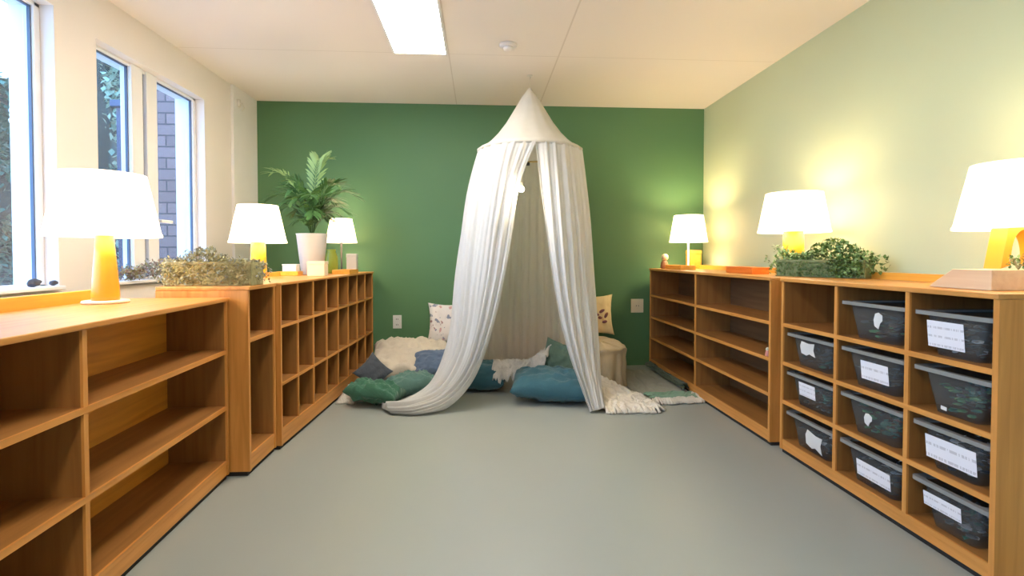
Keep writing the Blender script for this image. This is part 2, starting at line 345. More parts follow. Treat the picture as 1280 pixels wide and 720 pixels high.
def leaf_quad(bm, p, d, up, L, W):
    d = d.normalized(); s = d.cross(up)
    if s.length < 1e-3: s = d.cross(Vector((1,0,0.3)))
    s.normalize(); n = s.cross(d)
    a = bm.verts.new(p); b = bm.verts.new(p + d*L*0.5 + s*W*0.5 + n*W*0.15); c = bm.verts.new(p + d*L); e = bm.verts.new(p + d*L*0.5 - s*W*0.5 + n*W*0.15)
    m = bm.verts.new(p + d*L*0.5)
    bm.faces.new((a, b, m)); bm.faces.new((b, c, m)); bm.faces.new((c, e, m)); bm.faces.new((e, a, m))
def rv(): 
    while True:
        v = Vector((rnd.uniform(-1,1), rnd.uniform(-1,1), rnd.uniform(-1,1)))
        if 0.05 < v.length < 1: return v.normalized()
def hedge(x, y0, y1, h, label, nleaf, matl, th=0.5):
    t = thing('ivy_hedge', label, 'hedge', (x, (y0+y1)/2, -0.05))
    bm = bmesh.new(); ny, nz_ = 40, 28; L = y1-y0
    ring = {}
    def surf(u, v, side):
        yy = -L/2 + L*u; zz = h*v
        n = noise.noise(Vector((yy*1.6, zz*1.6, side*3)))*0.22
        return Vector(((th/2+n)*side*math.sin(PI*min(1, max(0.08, 1.02-v)))**0.4 if v > 0.5 else (th/2+n)*side, yy, zz))
    for side in (1, -1):
        g = [[bm.verts.new(surf(i/ny, j/nz_, side)) for j in range(nz_+1)] for i in range(ny+1)]
        ring[side] = g
        for i in range(ny):
            for j in range(nz_): bm.faces.new((g[i][j], g[i+1][j], g[i+1][j+1], g[i][j+1]))
    a, b = ring[1], ring[-1]
    for j in range(nz_):
        bm.faces.new((a[0][j], a[0][j+1], b[0][j+1], b[0][j])); bm.faces.new((a[ny][j], a[ny][j+1], b[ny][j+1], b[ny][j]))
    for i in range(ny): bm.faces.new((a[i][nz_], a[i+1][nz_], b[i+1][nz_], b[i][nz_]))
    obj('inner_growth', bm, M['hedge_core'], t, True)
    bm = bmesh.new()
    for _ in range(nleaf):
        u, v = rnd.random(), rnd.random()
        if noise.noise(Vector((u*L*2.3, v*h*2.3, 7))) < -0.12 and rnd.random() < 0.85: continue
        p = surf(u, v, 1 if rnd.random() < 0.9 else -1) + Vector((rnd.uniform(-0.02, 0.07), 0, 0))
        d = rv() + Vector((0.6, 0, -0.3)); leaf_quad(bm, p, d, Vector((0,0,1)), rnd.uniform(0.05, 0.1), rnd.uniform(0.035, 0.06))
    obj('leaves', bm, matl, t)
hedge(-3.9, 5.25, 8.0, 3.7, 'dense leafy green hedge outside the window beside the white wall pillar', 12000, M['leaf_pale'])
t = thing('garden_shed', 'dark blue outbuilding behind the ivy seen through the narrow panes', 'shed', (-3.13, 5.1, -0.05))
NB = mat('dark_blue_paint', (0.02, 0.05, 0.12), 0.5, 0.2)
box('shed_body', -0.17, 0.17, -0.2, 0.2, 0, 2.4, NB, t, 0.005); box('shed_roof', -0.2, 0.2, -0.24, 0.24, 2.4, 2.46, NB, t, 0.005)
box('shed_door', -0.12, 0.12, -0.215, -0.2, 0.05, 2.1, NB, t, 0.004)
hedge(-4.0, 3.75, 4.55, 2.5, 'bluish green hedge outside the leftmost window with sky above', 4000, M['leaf_out'])

# ------------------------------------------------------------------ cabinets
# local frame: +x points into the wall (times s), y along the run, z up

def shaded_board(name, x0, x1, y0, y1, z0, z1, t, s, ax, out=0):
    """board with shade painted into its inner faces, front edge strip kept bright; out = side whose face is the outer one"""
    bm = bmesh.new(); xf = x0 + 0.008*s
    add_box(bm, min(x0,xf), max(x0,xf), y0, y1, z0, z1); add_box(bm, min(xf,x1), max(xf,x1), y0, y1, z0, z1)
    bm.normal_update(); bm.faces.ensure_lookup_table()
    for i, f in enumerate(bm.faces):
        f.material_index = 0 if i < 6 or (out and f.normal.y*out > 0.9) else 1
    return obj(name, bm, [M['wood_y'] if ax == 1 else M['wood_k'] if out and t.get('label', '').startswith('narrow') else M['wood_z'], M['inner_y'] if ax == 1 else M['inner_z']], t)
def cabinet(name, label, x, y, rz, s, L, D, H, rows, cols, back='wood_back', bd=None, th=0.018, shelves=None, rail=None, bottom=0.085, topover=0.008, tall_first=False):
    t = thing(name, label, 'shelf unit', (x, y, 0), rz)
    X = lambda a: a*s
    bd = bd or D
    b0 = 0.02
    for yy in (0, L-th): shaded_board('side_panel', X(0), X(D), yy, yy+th, b0, H-th, t, s, 2, -1 if yy == 0 else 1)
    box('top_panel', X(-topover), X(D), -0.003, L+0.003, H-th, H, M['wood_y'], t, 0.004)
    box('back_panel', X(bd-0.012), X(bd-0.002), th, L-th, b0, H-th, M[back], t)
    shaded_board('bottom_panel', X(0.002), X(bd-0.012), th, L-th, bottom-th, bottom, t, s, 1)
    box('plinth', X(0.003), X(0.021), th, L-th, b0, bottom-th, M['wood_y'], t, 0.002)
    box('shadow_gap_strip', X(0.012), X(D-0.02), 0.004, L-0.004, 0, b0, M['black'], t)  # black strip stands in for the shadow gap under the unit
    for c in cols: shaded_board('divider', X(0.003), X(bd-0.012), c-th/2, c+th/2, bottom, H-th, t, s, 2)
    for z in rows: shaded_board('shelf', X(0.001), X(bd-0.013), th, L-th, z-th/2, z+th/2, t, s, 1)
    if rail:
        zt, y0, y1 = rail
        box('back_rail', X(D-0.002), X(D+0.016), y0, y1, H-0.05, zt, M['wood_amber'], t, 0.003)
    return t
ml = math.atan2(0.030, 0.72)
# left front unit: far end at y 2.36, front x -1.128
Lw = 1.78
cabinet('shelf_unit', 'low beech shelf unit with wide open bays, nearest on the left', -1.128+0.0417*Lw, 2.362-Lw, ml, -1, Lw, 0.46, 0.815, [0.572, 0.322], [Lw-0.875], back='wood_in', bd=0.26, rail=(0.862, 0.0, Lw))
cabinet('narrow_shelf_unit', 'narrow beech shelf unit with one tall cell, between the left wide unit and the cubbies', -1.045, 2.375, 0.0, -1, 0.305, 0.40, 0.863, [0.615], [], bottom=0.095)
Lc = 1.875; cu = Lc/8
cabinet('cubby_unit', 'long beech cubby unit of three rows reaching the green wall', -1.022, 2.69, -math.atan(0.0437), -1, Lc, 0.40, 0.863, [0.635, 0.335], [cu*k for k in range(1, 8)], th=0.014, rail=(0.892, 0.25, Lc), bottom=0.105)
cabinet('open_shelf_unit', 'beech shelf unit with empty long shelves, beside the right corner', 1.52, 2.585, 0, 1, 1.92, 0.40, 0.889, [0.648, 0.455, 0.268], [0.955], bd=0.27, rail=(0.922, 0.0, 1.92), bottom=0.08)
R1L = 1.095; R1Y = 1.415
cabinet('tray_unit', 'beech unit of twelve cells holding smoky plastic trays, nearest on the right', 1.53, R1Y, 0, 1, R1L, 0.40, 0.889, [0.652, 0.457, 0.262], [0.33, 0.70], rail=(0.922, 0.0, R1L), bottom=0.07)

# ------------------------------------------------------------------ trays
CELLS = {'near': (R1Y+0.018, R1Y+0.321), 'mid': (R1Y+0.339, R1Y+0.691), 'far': (R1Y+0.709, R1Y+R1L-0.018)}
ROWZ = [0.661, 0.466, 0.271, 0.070]
CONT = {}
def cmat(key):
    if key not in CONT:
        CONT[key] = mat('tray_contents_'+key, {'dark': (0.13,0.13,0.125), 'green': (0.18,0.42,0.18), 'teal': (0.07,0.24,0.18), 'white': (0.85,0.82,0.88), 'pink': (0.6,0.4,0.35), 'brown': (0.2,0.12,0.07), 'navy': (0.04,0.05,0.1)}[key], 0.5, 0.2, 30)
    return CONT[key]
def tray(col, row, label, lab, conts, seed):
    y0, y1 = CELLS[col]; z0 = ROWZ[row]; r = random.Random(seed)
    yc = (y0+y1)/2; W = (y1-y0)-0.012; h = 0.142
    dx = 1.555; dep = 0.33
    t = thing('storage_tray', label, 'tray', (dx, yc, z0+0.0005), 0, 'smoky plastic trays in the right shelf unit')
    wt = W/2-0.034; wb = wt-0.033; xb = 0.012; 
    bm = bmesh.new()
    # tapered open box with rounded corners
    def ring(hw, x0, x1, z, rc=0.02):
        pts = []
        for (cx, cy, a0) in ((x1-rc, hw-rc, 0), (x0+rc, hw-rc, PI/2), (x0+rc, -hw+rc, PI), (x1-rc, -hw+rc, 1.5*PI)):
            for k in range(5):
                a = a0 + k*PI/8; pts.append(bm.verts.new((cx+rc*math.cos(a), cy+rc*math.sin(a), z)))
        return pts
    ra = ring(wb, xb, dep-0.02, 0.0); rb = ring((wb+wt)/2, xb*0.5, dep-0.012, h*0.5); rc_ = ring(wt, 0.0, dep, h)
    n = len(ra)
    for a, b in ((ra, rb), (rb, rc_)):
        for k in range(n): bm.faces.new((a[k], a[(k+1)%n], b[(k+1)%n], b[k]))
    bm.faces.new(ra[::-1])
    obj('tray_body', bm, M['tray'], t, True, solid=0.0025)
    bm = bmesh.new()
    o1 = ring(W/2, -0.014, dep+0.012, h, 0.018); i1 = ring(wt-0.002, 0.003, dep-0.003, h, 0.02)
    o2 = ring(W/2, -0.014, dep+0.012, h+0.007, 0.018); i2 = ring(wt-0.002, 0.003, dep-0.003, h+0.007, 0.02)
    o3 = ring(W/2, -0.014, dep+0.012, h-0.007, 0.018)
    for a, b in ((o1, o2), (o2, i2), (i2, i1), (i1, o1), (o3, o1)):
        for k in range(n): bm.faces.new((a[k], a[(k+1)%n], b[(k+1)%n], b[k]))
    obj('tray_rim', bm, M['rim'], t, False)
    # label on the sloping front
    ly, lz, lw, lh, rot, shape, rows = lab; ly -= 0.022; lw *= 1.08; lh *= 1.06
    bm = bmesh.new()
    if shape == 'rect': ps = [(-lw/2, -lh/2), (lw/2, -lh/2), (lw/2, lh/2), (-lw/2, lh/2)]
    elif shape == 'torn': ps = [(-lw/2, -lh/2), (-lw*.1, -lh*.36), (lw*.1, -lh*.52), (lw*.45, -lh*.42), (lw*.5, lh*.1), (lw*.38, lh*.5), (-lw*.1, lh*.42), (-lw*.5, lh*.5), (-lw*.4, 0)]
    else: ps = [(-lw*.2, -lh*.5), (lw*.3, -lh*.42), (lw*.5, -lh*.05), (lw*.4, lh*.35), (lw*.05, lh*.5), (-lw*.42, lh*.42), (-lw*.5, lh*.1), (-lw*.3, -lh*.1)]
    vs = []
    for (a, b) in ps:
        yy = ly + a*math.cos(rot) - b*math.sin(rot); zz = lz + a*math.sin(rot) + b*math.cos(rot)
        vs.append(bm.verts.new((xb*(1-zz/h)-0.0035, yy, zz)))
    f = bm.faces.new(vs)
    e = bmesh.ops.extrude_face_region(bm, geom=[f]); 
    for v in e['geom']:
        if isinstance(v, bmesh.types.BMVert): v.co.x -= 0.001
    o = obj('paper_label', bm, label_mat('printed_label_%s%d' % (col, row), rows) if rows else M['white'], t); o['label'] = 'white paper label'
    # contents
    for key, cnt, zr in conts:
        bm = bmesh.new()
        for _ in range(cnt):
            zz = r.uniform(0.008, zr); lim = wb + (wt-wb)*zz/h - 0.03
            p = Vector((0.03+(dep-0.08)*r.random()**2, r.uniform(-lim, lim), zz+0.004)); d = Vector((r.uniform(-1,1), r.uniform(-1,1), r.uniform(-0.15, 0.35)))
            sz = r.uniform(0.016, 0.032)
            if r.random() < 0.5:
                mt = Matrix.Translation(p) @ Matrix.Rotation(r.uniform(0,3), 4, 'Z') @ Matrix.Rotation(r.uniform(-0.5,0.5), 4, 'X') @ Matrix.Diagonal((sz*1.2, sz*0.8, sz*0.35, 1))
                bmesh.ops.create_icosphere(bm, subdivisions=1, radius=0.6, matrix=mt)
            else: leaf_quad(bm, p, d, Vector((0,0,1)), sz*1.2, sz*0.7)
        c_ = obj('contents', bm, cmat(key), t); c_['kind'] = 'stuff'
L = [
 ('mid', 0, 'smoky tray with small torn white label, top row middle column', (0.0, 0.085, 0.04, 0.062, 0.25, 'torn2', 0), [('dark', 50, 0.1), ('brown', 16, 0.11), ('green', 12, 0.07)]),
 ('near', 0, 'smoky tray with large printed white label, top row nearest column', (0.055, 0.072, 0.125, 0.085, 0.0, 'rect', 3), [('dark', 60, 0.1), ('brown', 20, 0.11), ('white', 10, 0.08)]),
 ('far', 1, 'smoky tray with plain white label and greenish pieces, second row far column', (0.05, 0.09, 0.10, 0.06, 0.0, 'torn', 0), [('dark', 60, 0.09), ('teal', 20, 0.06), ('brown', 8, 0.08)]),
 ('mid', 1, 'smoky tray with two-line printed white label, second row middle column', (0.015, 0.072, 0.13, 0.07, 0.0, 'rect', 2), [('dark', 60, 0.09), ('navy', 16, 0.1)]),
 ('near', 1, 'smoky tray of green pieces with almost no label, second row nearest column', (0.06, 0.02, 0.02, 0.012, 0.1, 'rect', 0), [('green', 46, 0.1), ('teal', 30, 0.1), ('dark', 22, 0.12)]),
 ('far', 2, 'smoky tray with lined white label, third row far column', (0.05, 0.085, 0.11, 0.06, 0.0, 'rect', 3), [('dark', 50, 0.09), ('teal', 24, 0.09), ('brown', 14, 0.09)]),
 ('mid', 2, 'smoky tray of dark green pieces with tiny diamond label, third row middle column', (0.045, 0.07, 0.038, 0.05, 0.3, 'torn2', 0), [('teal', 60, 0.11), ('green', 16, 0.1), ('dark', 24, 0.11)]),
 ('near', 2, 'smoky tray of white and navy scraps with wide label, third row nearest column', (0.03, 0.07, 0.17, 0.075, 0.0, 'rect', 2), [('white', 40, 0.11), ('navy', 30, 0.11), ('pink', 22, 0.08), ('dark', 20, 0.1)]),
 ('far', 3, 'smoky tray with crumpled white label, bottom row far column', (0.0, 0.06, 0.11, 0.075, 0.12, 'torn', 0), [('dark', 60, 0.1), ('white', 10, 0.08)]),
 ('mid', 3, 'smoky tray with long white label and purple-grey scraps, bottom row middle column', (0.015, 0.062, 0.16, 0.06, 0.0, 'rect', 2), [('dark', 50, 0.1), ('white', 20, 0.1), ('navy', 20, 0.1)]),
 ('near', 3, 'smoky tray with narrow printed label and dark scraps, bottom row nearest column', (0.055, 0.085, 0.13, 0.045, 0.0, 'rect', 2), [('dark', 60, 0.1), ('white', 14, 0.06), ('teal', 20, 0.08)]),
]
for i, a in enumerate(L): tray(*a, seed=i+11)

# ------------------------------------------------------------------ lamps
def table_lamp(label, x, y, z0, rb, rt, zb, zt, style, power, name='table_lamp'):
    t = thing(name, label, 'lamp', (x, y, z0+0.0003))
    h = zb - z0; H = zt - z0
    if style == 'taper':
        bm = bmesh.new(); lathe(bm, [(0.075, 0), (0.078, 0.006), (0.074, 0.012)], 40); obj('foot', bm, M['cream'], t, True)
        bm = bmesh.new(); lathe(bm, [(0.045, 0.0125), (0.046, 0.03), (0.043, 0.08), (0.035, h*0.7), (0.027, h+0.03)], 32); obj('lamp_base', bm, M['amber'], t, True)
    elif style == 'yellow':
        bm = bmesh.new(); lathe(bm, [(0.048, 0), (0.05, 0.02), (0.046, 0.1), (0.04, h+0.02)], 32); obj('lamp_base', bm, M['amber_y'], t, True)
    elif style == 'arch':
        # wooden openwork base: tapered board with an arched opening
        bm = bmesh.new(); n = 24
        hb, wt_, wb_ = h+0.01, 0.058, 0.085
        outer, inner = [], []
        for k in range(n+1):
            a = k/n
            if a <= 0.4: u = a/0.4; outer.append((-wb_+(wb_-wt_)*u, hb*u))
            elif a <= 0.6: u = (a-0.4)/0.2; outer.append((-wt_+2*wt_*u, hb))
            else: u = (a-0.6)/0.4; outer.append((wt_+(wb_-wt_)*u, hb*(1-u)))
            ang = PI*(1-a); inner.append((0.048*math.cos(ang), 0.012+(hb-0.025)*abs(math.sin(ang))**0.7))
        for yy in (-0.03, 0.03):
            pass
        def V(p, yy): return bm.verts.new((p[0], yy, p[1]))
        oa = [V(p, -0.03) for p in outer]; ia = [V(p, -0.03) for p in inner]; ob = [V(p, 0.03) for p in outer]; ib = [V(p, 0.03) for p in inner]
        for k in range(n):
            bm.faces.new((oa[k], oa[k+1], ia[k+1], ia[k])); bm.faces.new((ob[k], ib[k], ib[k+1], ob[k+1]))
            bm.faces.new((oa[k], ob[k], ob[k+1], oa[k+1])); bm.faces.new((ia[k], ia[k+1], ib[k+1], ib[k]))
        bm.faces.new((oa[0], ia[0], ib[0], ob[0])); bm.faces.new((oa[n], ob[n], ib[n], ia[n]))
        obj('lamp_base', bm, M['amber'], t, False, 0.002)
    elif style == 'block':
        bm = bmesh.new(); lathe(bm, [(0.062, 0), (0.064, 0.02), (0.058, 0.12), (0.052, h+0.02)], 32); obj('lamp_base', bm, M['amber_y'], t, True)
    else:  # slim stem
        c = M['white'] if style == 'stem' else M['metal']
        bm = bmesh.new(); lathe(bm, [(0.05, 0), (0.052, 0.008), (0.02, 0.014), (0.0085, 0.02), (0.0085, h+0.03)], 24); obj('lamp_base', bm, c, t, True)
    bm = bmesh.new(); n = 64
    lathe(bm, [(rb, h), (rt, H)], n, cap0=False, cap1=False); sh = obj('lamp_shade', bm, M['shade'], t, True, solid=0.003); sh.visible_shadow = True
    bm = bmesh.new(); lathe(bm, [(rb+0.002, h-0.001), (rb+0.0025, h+0.006), (rb+0.0005, h+0.012)], n, cap0=False, cap1=False); obj('shade_trim', bm, M['trim'], t, True, solid=0.002)
    bm = bmesh.new(); bmesh.ops.create_uvsphere(bm, u_segments=16, v_segments=10, radius=0.028, matrix=Matrix.Translation((0, 0, h+0.09))); lathe(bm, [(0.012, h+0.02), (0.012, h+0.07)], 12)
    obj('bulb', bm, M['bulb'], t, True)
    bm = bmesh.new()
    for k in range(3):
        a = 2*PI*k/3; rr = rt-0.002; tube(bm, [(0, 0, H-0.02), (rr*math.cos(a), rr*math.sin(a), H-0.01)], 0.002, 6)
    tube(bm, [(0,0,h), (0,0,H-0.018)], 0.004, 6)
    obj('shade_carrier', bm, M['brass'], t)
    l = bpy.data.lights.new('lamp_glow', 'POINT'); l.energy = power; l.color = (1.0, 0.76, 0.42); l.shadow_soft_size = 0.045
    lo = bpy.data.objects.new('lamp_glow', l); C.objects.link(lo); lo.parent = t; lo.location = (0, 0, h+0.15)
    return t
LP = 4.0
table_lamp('white shaded lamp with tapered orange base on the nearest left shelf unit', -1.465, 2.10, 0.815, 0.186, 0.138, 1.075, 1.318, 'taper', LP)
table_lamp('white shaded lamp with yellow base behind the straw coloured planter', -1.385, 3.30, 0.863, 0.165, 0.115, 1.082, 1.315, 'yellow', LP)
table_lamp('small white shaded lamp on dark stem behind the potted palm', -1.155, 4.36, 0.863, 0.125, 0.085, 1.11, 1.31, 'dark', LP*0.6)
table_lamp('small white shaded lamp on slim white stem in the right corner', 1.775, 4.27, 0.889, 0.155, 0.118, 1.117, 1.345, 'stem', LP*2.5)
table_lamp('white shaded lamp with broad yellow base behind the leafy green planter', 1.805, 2.85, 0.889, 0.187, 0.146, 1.135, 1.36, 'block', LP*0.75)
table_lamp('white shaded lamp with arched wooden base, cut by the right picture edge', 1.80, 1.615, 0.957, 0.165, 0.12, 1.09, 1.31, 'arch', LP*0.8)

# ------------------------------------------------------------------ ceiling fittings
def ceiling_light(y0, y1, label, group=None):
    t = thing('ceiling_light', label, 'ceiling light', (-0.39, (y0+y1)/2, ZC)); w, l = 0.178, (y1-y0)/2
    bm = bmesh.new()
    add_box(bm, -w, -w+0.012, -l, l, -0.012, 0); add_box(bm, w-0.012, w, -l, l, -0.012, 0); add_box(bm, -w+0.012, w-0.012, -l, -l+0.012, -0.012, 0); add_box(bm, -w+0.012, w-0.012, l-0.012, l, -0.012, 0)
    obj('light_frame', bm, M['frame'], t)
    box('diffuser', -w+0.012, w-0.012, -l+0.012, l-0.012, -0.009, -0.003, M['panel'], t)
ceiling_light(2.25, 3.45, 'long white lit ceiling panel left of the canopy')
ceiling_light(-0.6, 0.6, 'long white lit ceiling panel above the camera, out of view')
t = thing('smoke_detector', 'small white round detector on the ceiling in front of the canopy', 'detector', (0.18, 3.28, ZC))
bm = bmesh.new(); lathe(bm, [(0.055, -0.0), (0.055, -0.012), (0.048, -0.02)], 32); obj('base', bm, M['wall_w'], t, True)
bm = bmesh.new(); lathe(bm, [(0.034, -0.0201), (0.032, -0.034), (0.018, -0.04)], 32); obj('sensor_cap', bm, M['wall_w'], t, True)

# ------------------------------------------------------------------ wall plates
def plate(label, x, z, w, h, m, n):
    t = thing('wall_outlet', label, 'outlet', (x, YB, z))
    box('cover_plate', -w/2, w/2, -0.008, 0, -h/2, h/2, m, t, 0.002)
    for k in range(n):
        zc = (k-(n-1)/2)*h*0.42
        bm = bmesh.new(); mt = Matrix.Translation((0, -0.009, zc)) @ Matrix.Rotation(PI/2, 4, 'X')
        bmesh.ops.create_cone(bm, cap_ends=True, segments=20, radius1=w*0.24, radius2=w*0.24, depth=0.004, matrix=mt)
        s = obj('socket', bm, m, t)
        for q in (-1, 1): box('slot', q*w*0.09-0.002, q*w*0.09+0.002, -0.0118, -0.0108, zc-0.006, zc+0.006, M['metal'], s)
plate('white double outlet low on the green wall beside the left cubbies', -0.735, 0.415, 0.075, 0.118, M['white'], 2)
plate('cream outlet low on the green wall beside the right shelves', 1.435, 0.545, 0.115, 0.125, M['cream'], 1)

# ------------------------------------------------------------------ canopy
CX, CY, HR, HZ = 0.372, 3.83, 0.388, 1.785
t = thing('bed_canopy', 'white hanging canopy with pointed top and parted sheer curtains', 'canopy', (CX, CY, 0))
cn = t
bm = bmesh.new(); prof = [(HR, HZ-0.02), (HR+0.002, HZ), (0.335, 1.812), (0.285, 1.853), (0.235, 1.905), (0.175, 1.985), (0.13, 2.06), (0.092, 2.125), (0.058, 2.18), (0.026, 2.225), (0.012, 2.245)]
segs = 96; rings = []
for r, z in prof:
    rings.append([bm.verts.new(((r+0.003*math.sin(16*2*PI*k/segs)*(r/HR))*math.cos(2*PI*k/segs), (r+0.003*math.sin(16*2*PI*k/segs)*(r/HR))*math.sin(2*PI*k/segs), z)) for k in range(segs)])
for a, b in zip(rings, rings[1:]):
    for k in range(segs): bm.faces.new((a[k], a[(k+1)%segs], b[(k+1)%segs], b[k]))
bm.faces.new(rings[-1])
obj('cone_top', bm, M['canvas'], cn, True, solid=0.002)
bm = bmesh.new(); pts = [(0.377*math.cos(2*PI*k/64), 0.377*math.sin(2*PI*k/64), HZ-0.012) for k in range(65)]; tube(bm, pts, 0.006, 8); obj('hoop', bm, M['brass'], cn, True)
bm = bmesh.new(); tube(bm, [(0,0,2.24), (0.006,0,2.262), (0.0,0,2.28), (-0.006,0,2.262), (0,0,2.24)], 0.003, 6); tube(bm, [(0,0,2.275), (0,0,ZC-0.004)], 0.0022, 6); obj('hanging_cord', bm, M['canvas'], cn)
bm = bmesh.new(); lathe(bm, [(0.02, ZC-0.006), (0.02, ZC)], 16); tube(bm, [(0,0,ZC-0.006), (0.01,0,ZC-0.016), (0,0,ZC-0.026)], 0.003, 6); obj('ceiling_hook', bm, M['white'], cn)
bm = bmesh.new(); add_box(bm, -0.025, 0.035, 0.360, 0.372, HZ-0.045, HZ-0.018); obj('hoop_joint', bm, M['metal'], cn, bevel=0.003)

def cr(p0, p1, p2, p3, t):
    return 0.5*((2*p1) + (-p0+p2)*t + (2*p0-5*p1+4*p2-p3)*t*t + (-p0+3*p1-3*p2+p3)*t*t*t)
def cspline(P, u):
    n = len(P)-1; x = min(max(u, 0), 1)*n; i = min(int(x), n-1); tt = x-i
    return cr(P[max(i-1,0)], P[i], P[i+1], P[min(i+2,n)], tt)
def sheet(name, rows, m, nu=110, nv=90, folds=9, amp=(0.005, 0.020), seed=0, zmin=0.004, parent=None, hem=True, org=(CX, CY)):
    rows = [[Vector(p) for p in r] for r in rows]
    G = []
    for j in range(nv+1):
        v = j/nv
        G.append([cspline([cspline(r, i/nu) for r in rows], v) for i in range(nu+1)])
    bm = bmesh.new(); V = []
    for j in range(nv+1):
        row = []
        for i in range(nu+1):
            p = G[j][i]; du = G[j][min(i+1,nu)]-G[j][max(i-1,0)]; dv = G[min(j+1,nv)][i]-G[max(j-1,0)][i]
            n = du.cross(dv); n = n.normalized() if n.length > 1e-9 else Vector((0,0,1))
            v = j/nv; u = i/nu
            ph = folds*2*PI*(u + 0.04*noise.noise(Vector((u*3, v*1.2, seed)))) + 1.6*noise.noise(Vector((u*6, v*0.8, seed+5)))
            a = amp[0]+(amp[1]-amp[0])*min(1, v*1.6)
            w = math.sin(ph)*a + 0.5*a*math.sin(ph*2.3+seed+v*2) + a*0.9*noise.noise(Vector((u*10, v*3, seed+9)))
            q = p + n*w; q.z = max(q.z, zmin + (abs(w)*0.5 if q.z < 0.03 else 0))
            row.append(bm.verts.new((q.x-org[0], q.y-org[1], q.z)))
        V.append(row)
    for j in range(nv):
        for i in range(nu): bm.faces.new((V[j][i], V[j][i+1], V[j+1][i+1], V[j+1][i]))
    return obj(name, bm, m, parent, True, solid=0.0022)
def hp(deg, r=HR-0.001, z=HZ-0.014): a = math.radians(deg); return (CX+r*math.cos(a), CY+r*math.sin(a), z)
left_rows = [
 [hp(-89), hp(-112), hp(-138), hp(-165), hp(-190)],
 [(0.265,3.42,1.48),(0.15,3.42,1.48),(0.045,3.50,1.48),(-0.06,3.66,1.48),(-0.085,3.86,1.48)],
 [(0.215,3.40,1.15),(0.10,3.40,1.15),(0.0,3.48,1.15),(-0.10,3.62,1.15),(-0.13,3.84,1.15)],
 [(0.160,3.37,0.85),(0.06,3.38,0.85),(-0.04,3.46,0.85),(-0.13,3.59,0.85),(-0.165,3.80,0.85)],
 [(0.075,3.34,0.50),(-0.01,3.35,0.50),(-0.08,3.43,0.50),(-0.16,3.55,0.50),(-0.19,3.70,0.50)],
 [(-0.045,3.30,0.22),(-0.10,3.33,0.24),(-0.16,3.40,0.26),(-0.21,3.50,0.28),(-0.24,3.60,0.30)],
 [(-0.20,3.25,0.06),(-0.24,3.29,0.09),(-0.28,3.34,0.11),(-0.31,3.42,0.12),(-0.34,3.48,0.12)],
 [(-0.38,3.205,0.015),(-0.41,3.235,0.04),(-0.44,3.28,0.05),(-0.47,3.33,0.05),(-0.50,3.38,0.03)],
 [(-0.56,3.235,0.01),(-0.58,3.255,0.03),(-0.60,3.285,0.035),(-0.62,3.32,0.03),(-0.64,3.355,0.012)],
]
sheet('curtain_panel', left_rows, M['sheer'], folds=9, seed=1.3, parent=cn)['label'] = 'left curtain panel swept aside and trailing on the floor'
right_rows = [
 [hp(-90), hp(-66), hp(-42), hp(-18), hp(8)],
 [(0.435,3.42,1.25),(0.56,3.40,1.25),(0.70,3.50,1.25),(0.785,3.66,1.25),(0.80,3.86,1.25)],
 [(0.500,3.38,0.76),(0.60,3.37,0.76),(0.72,3.46,0.76),(0.80,3.60,0.76),(0.82,3.76,0.76)],
 [(0.570,3.32,0.40),(0.65,3.31,0.40),(0.73,3.38,0.40),(0.79,3.48,0.40),(0.80,3.60,0.40)],
 [(0.655,3.25,0.14),(0.70,3.24,0.14),(0.74,3.28,0.15),(0.775,3.35,0.15),(0.79,3.44,0.16)],
 [(0.700,3.20,0.01),(0.73,3.19,0.02),(0.755,3.205,0.02),(0.78,3.24,0.02),(0.795,3.29,0.02)],
]
sheet('curtain_panel', right_rows, M['sheer'], folds=8, seed=4.1, parent=cn)['label'] = 'right curtain panel falling to a gathered hem'
back_rows = [
 [hp(a) for a in (168, 130, 90, 50, 12)],
 [hp(168,0.40,1.2), hp(130,0.41,1.2), hp(90,0.41,1.2), hp(50,0.41,1.2), hp(12,0.40,1.2)],
 [hp(168,0.41,0.6), hp(130,0.43,0.6), hp(90,0.44,0.6), hp(50,0.43,0.6), hp(12,0.41,0.6)],
 [hp(168,0.42,0.012), hp(130,0.44,0.012), hp(90,0.46,0.012), hp(50,0.44,0.012), hp(12,0.42,0.012)],
]
sheet('curtain_panel', back_rows, M['sheer_b'], folds=15, amp=(0.004, 0.013), seed=8.2, parent=cn)['label'] = 'cream back panel hanging straight inside'
# little lit bulb hanging at the curtain opening
l = bpy.data.lights.new('fairy_glow', 'POINT'); l.energy = 3.0; l.color = (1, 0.85, 0.62); l.shadow_soft_size = 0.02
lo = bpy.data.objects.new('fairy_glow', l); C.objects.link(lo)
t = thing('hanging_bulb', 'small glowing bulb hanging inside the canopy opening', 'light bulb', (0.272, 3.37, 1.44))
bm = bmesh.new(); bmesh.ops.create_uvsphere(bm, u_segments=20, v_segments=14, radius=0.02); obj('bulb_glass', bm, M['bulb'], t, True)
lo.parent = t; lo.location = (0, 0, -0.03)
bm = bmesh.new(); lathe(bm, [(0.011, 0.017), (0.011, 0.036), (0.006, 0.044)], 14); obj('bulb_cap', bm, M['cream'], t, True)
bm = bmesh.new(); tube(bm, [(0,0,0.043), (0.012,0.01,0.18), (0.03,0.06,0.32)], 0.0015, 6); obj('cord', bm, M['cream'], t)

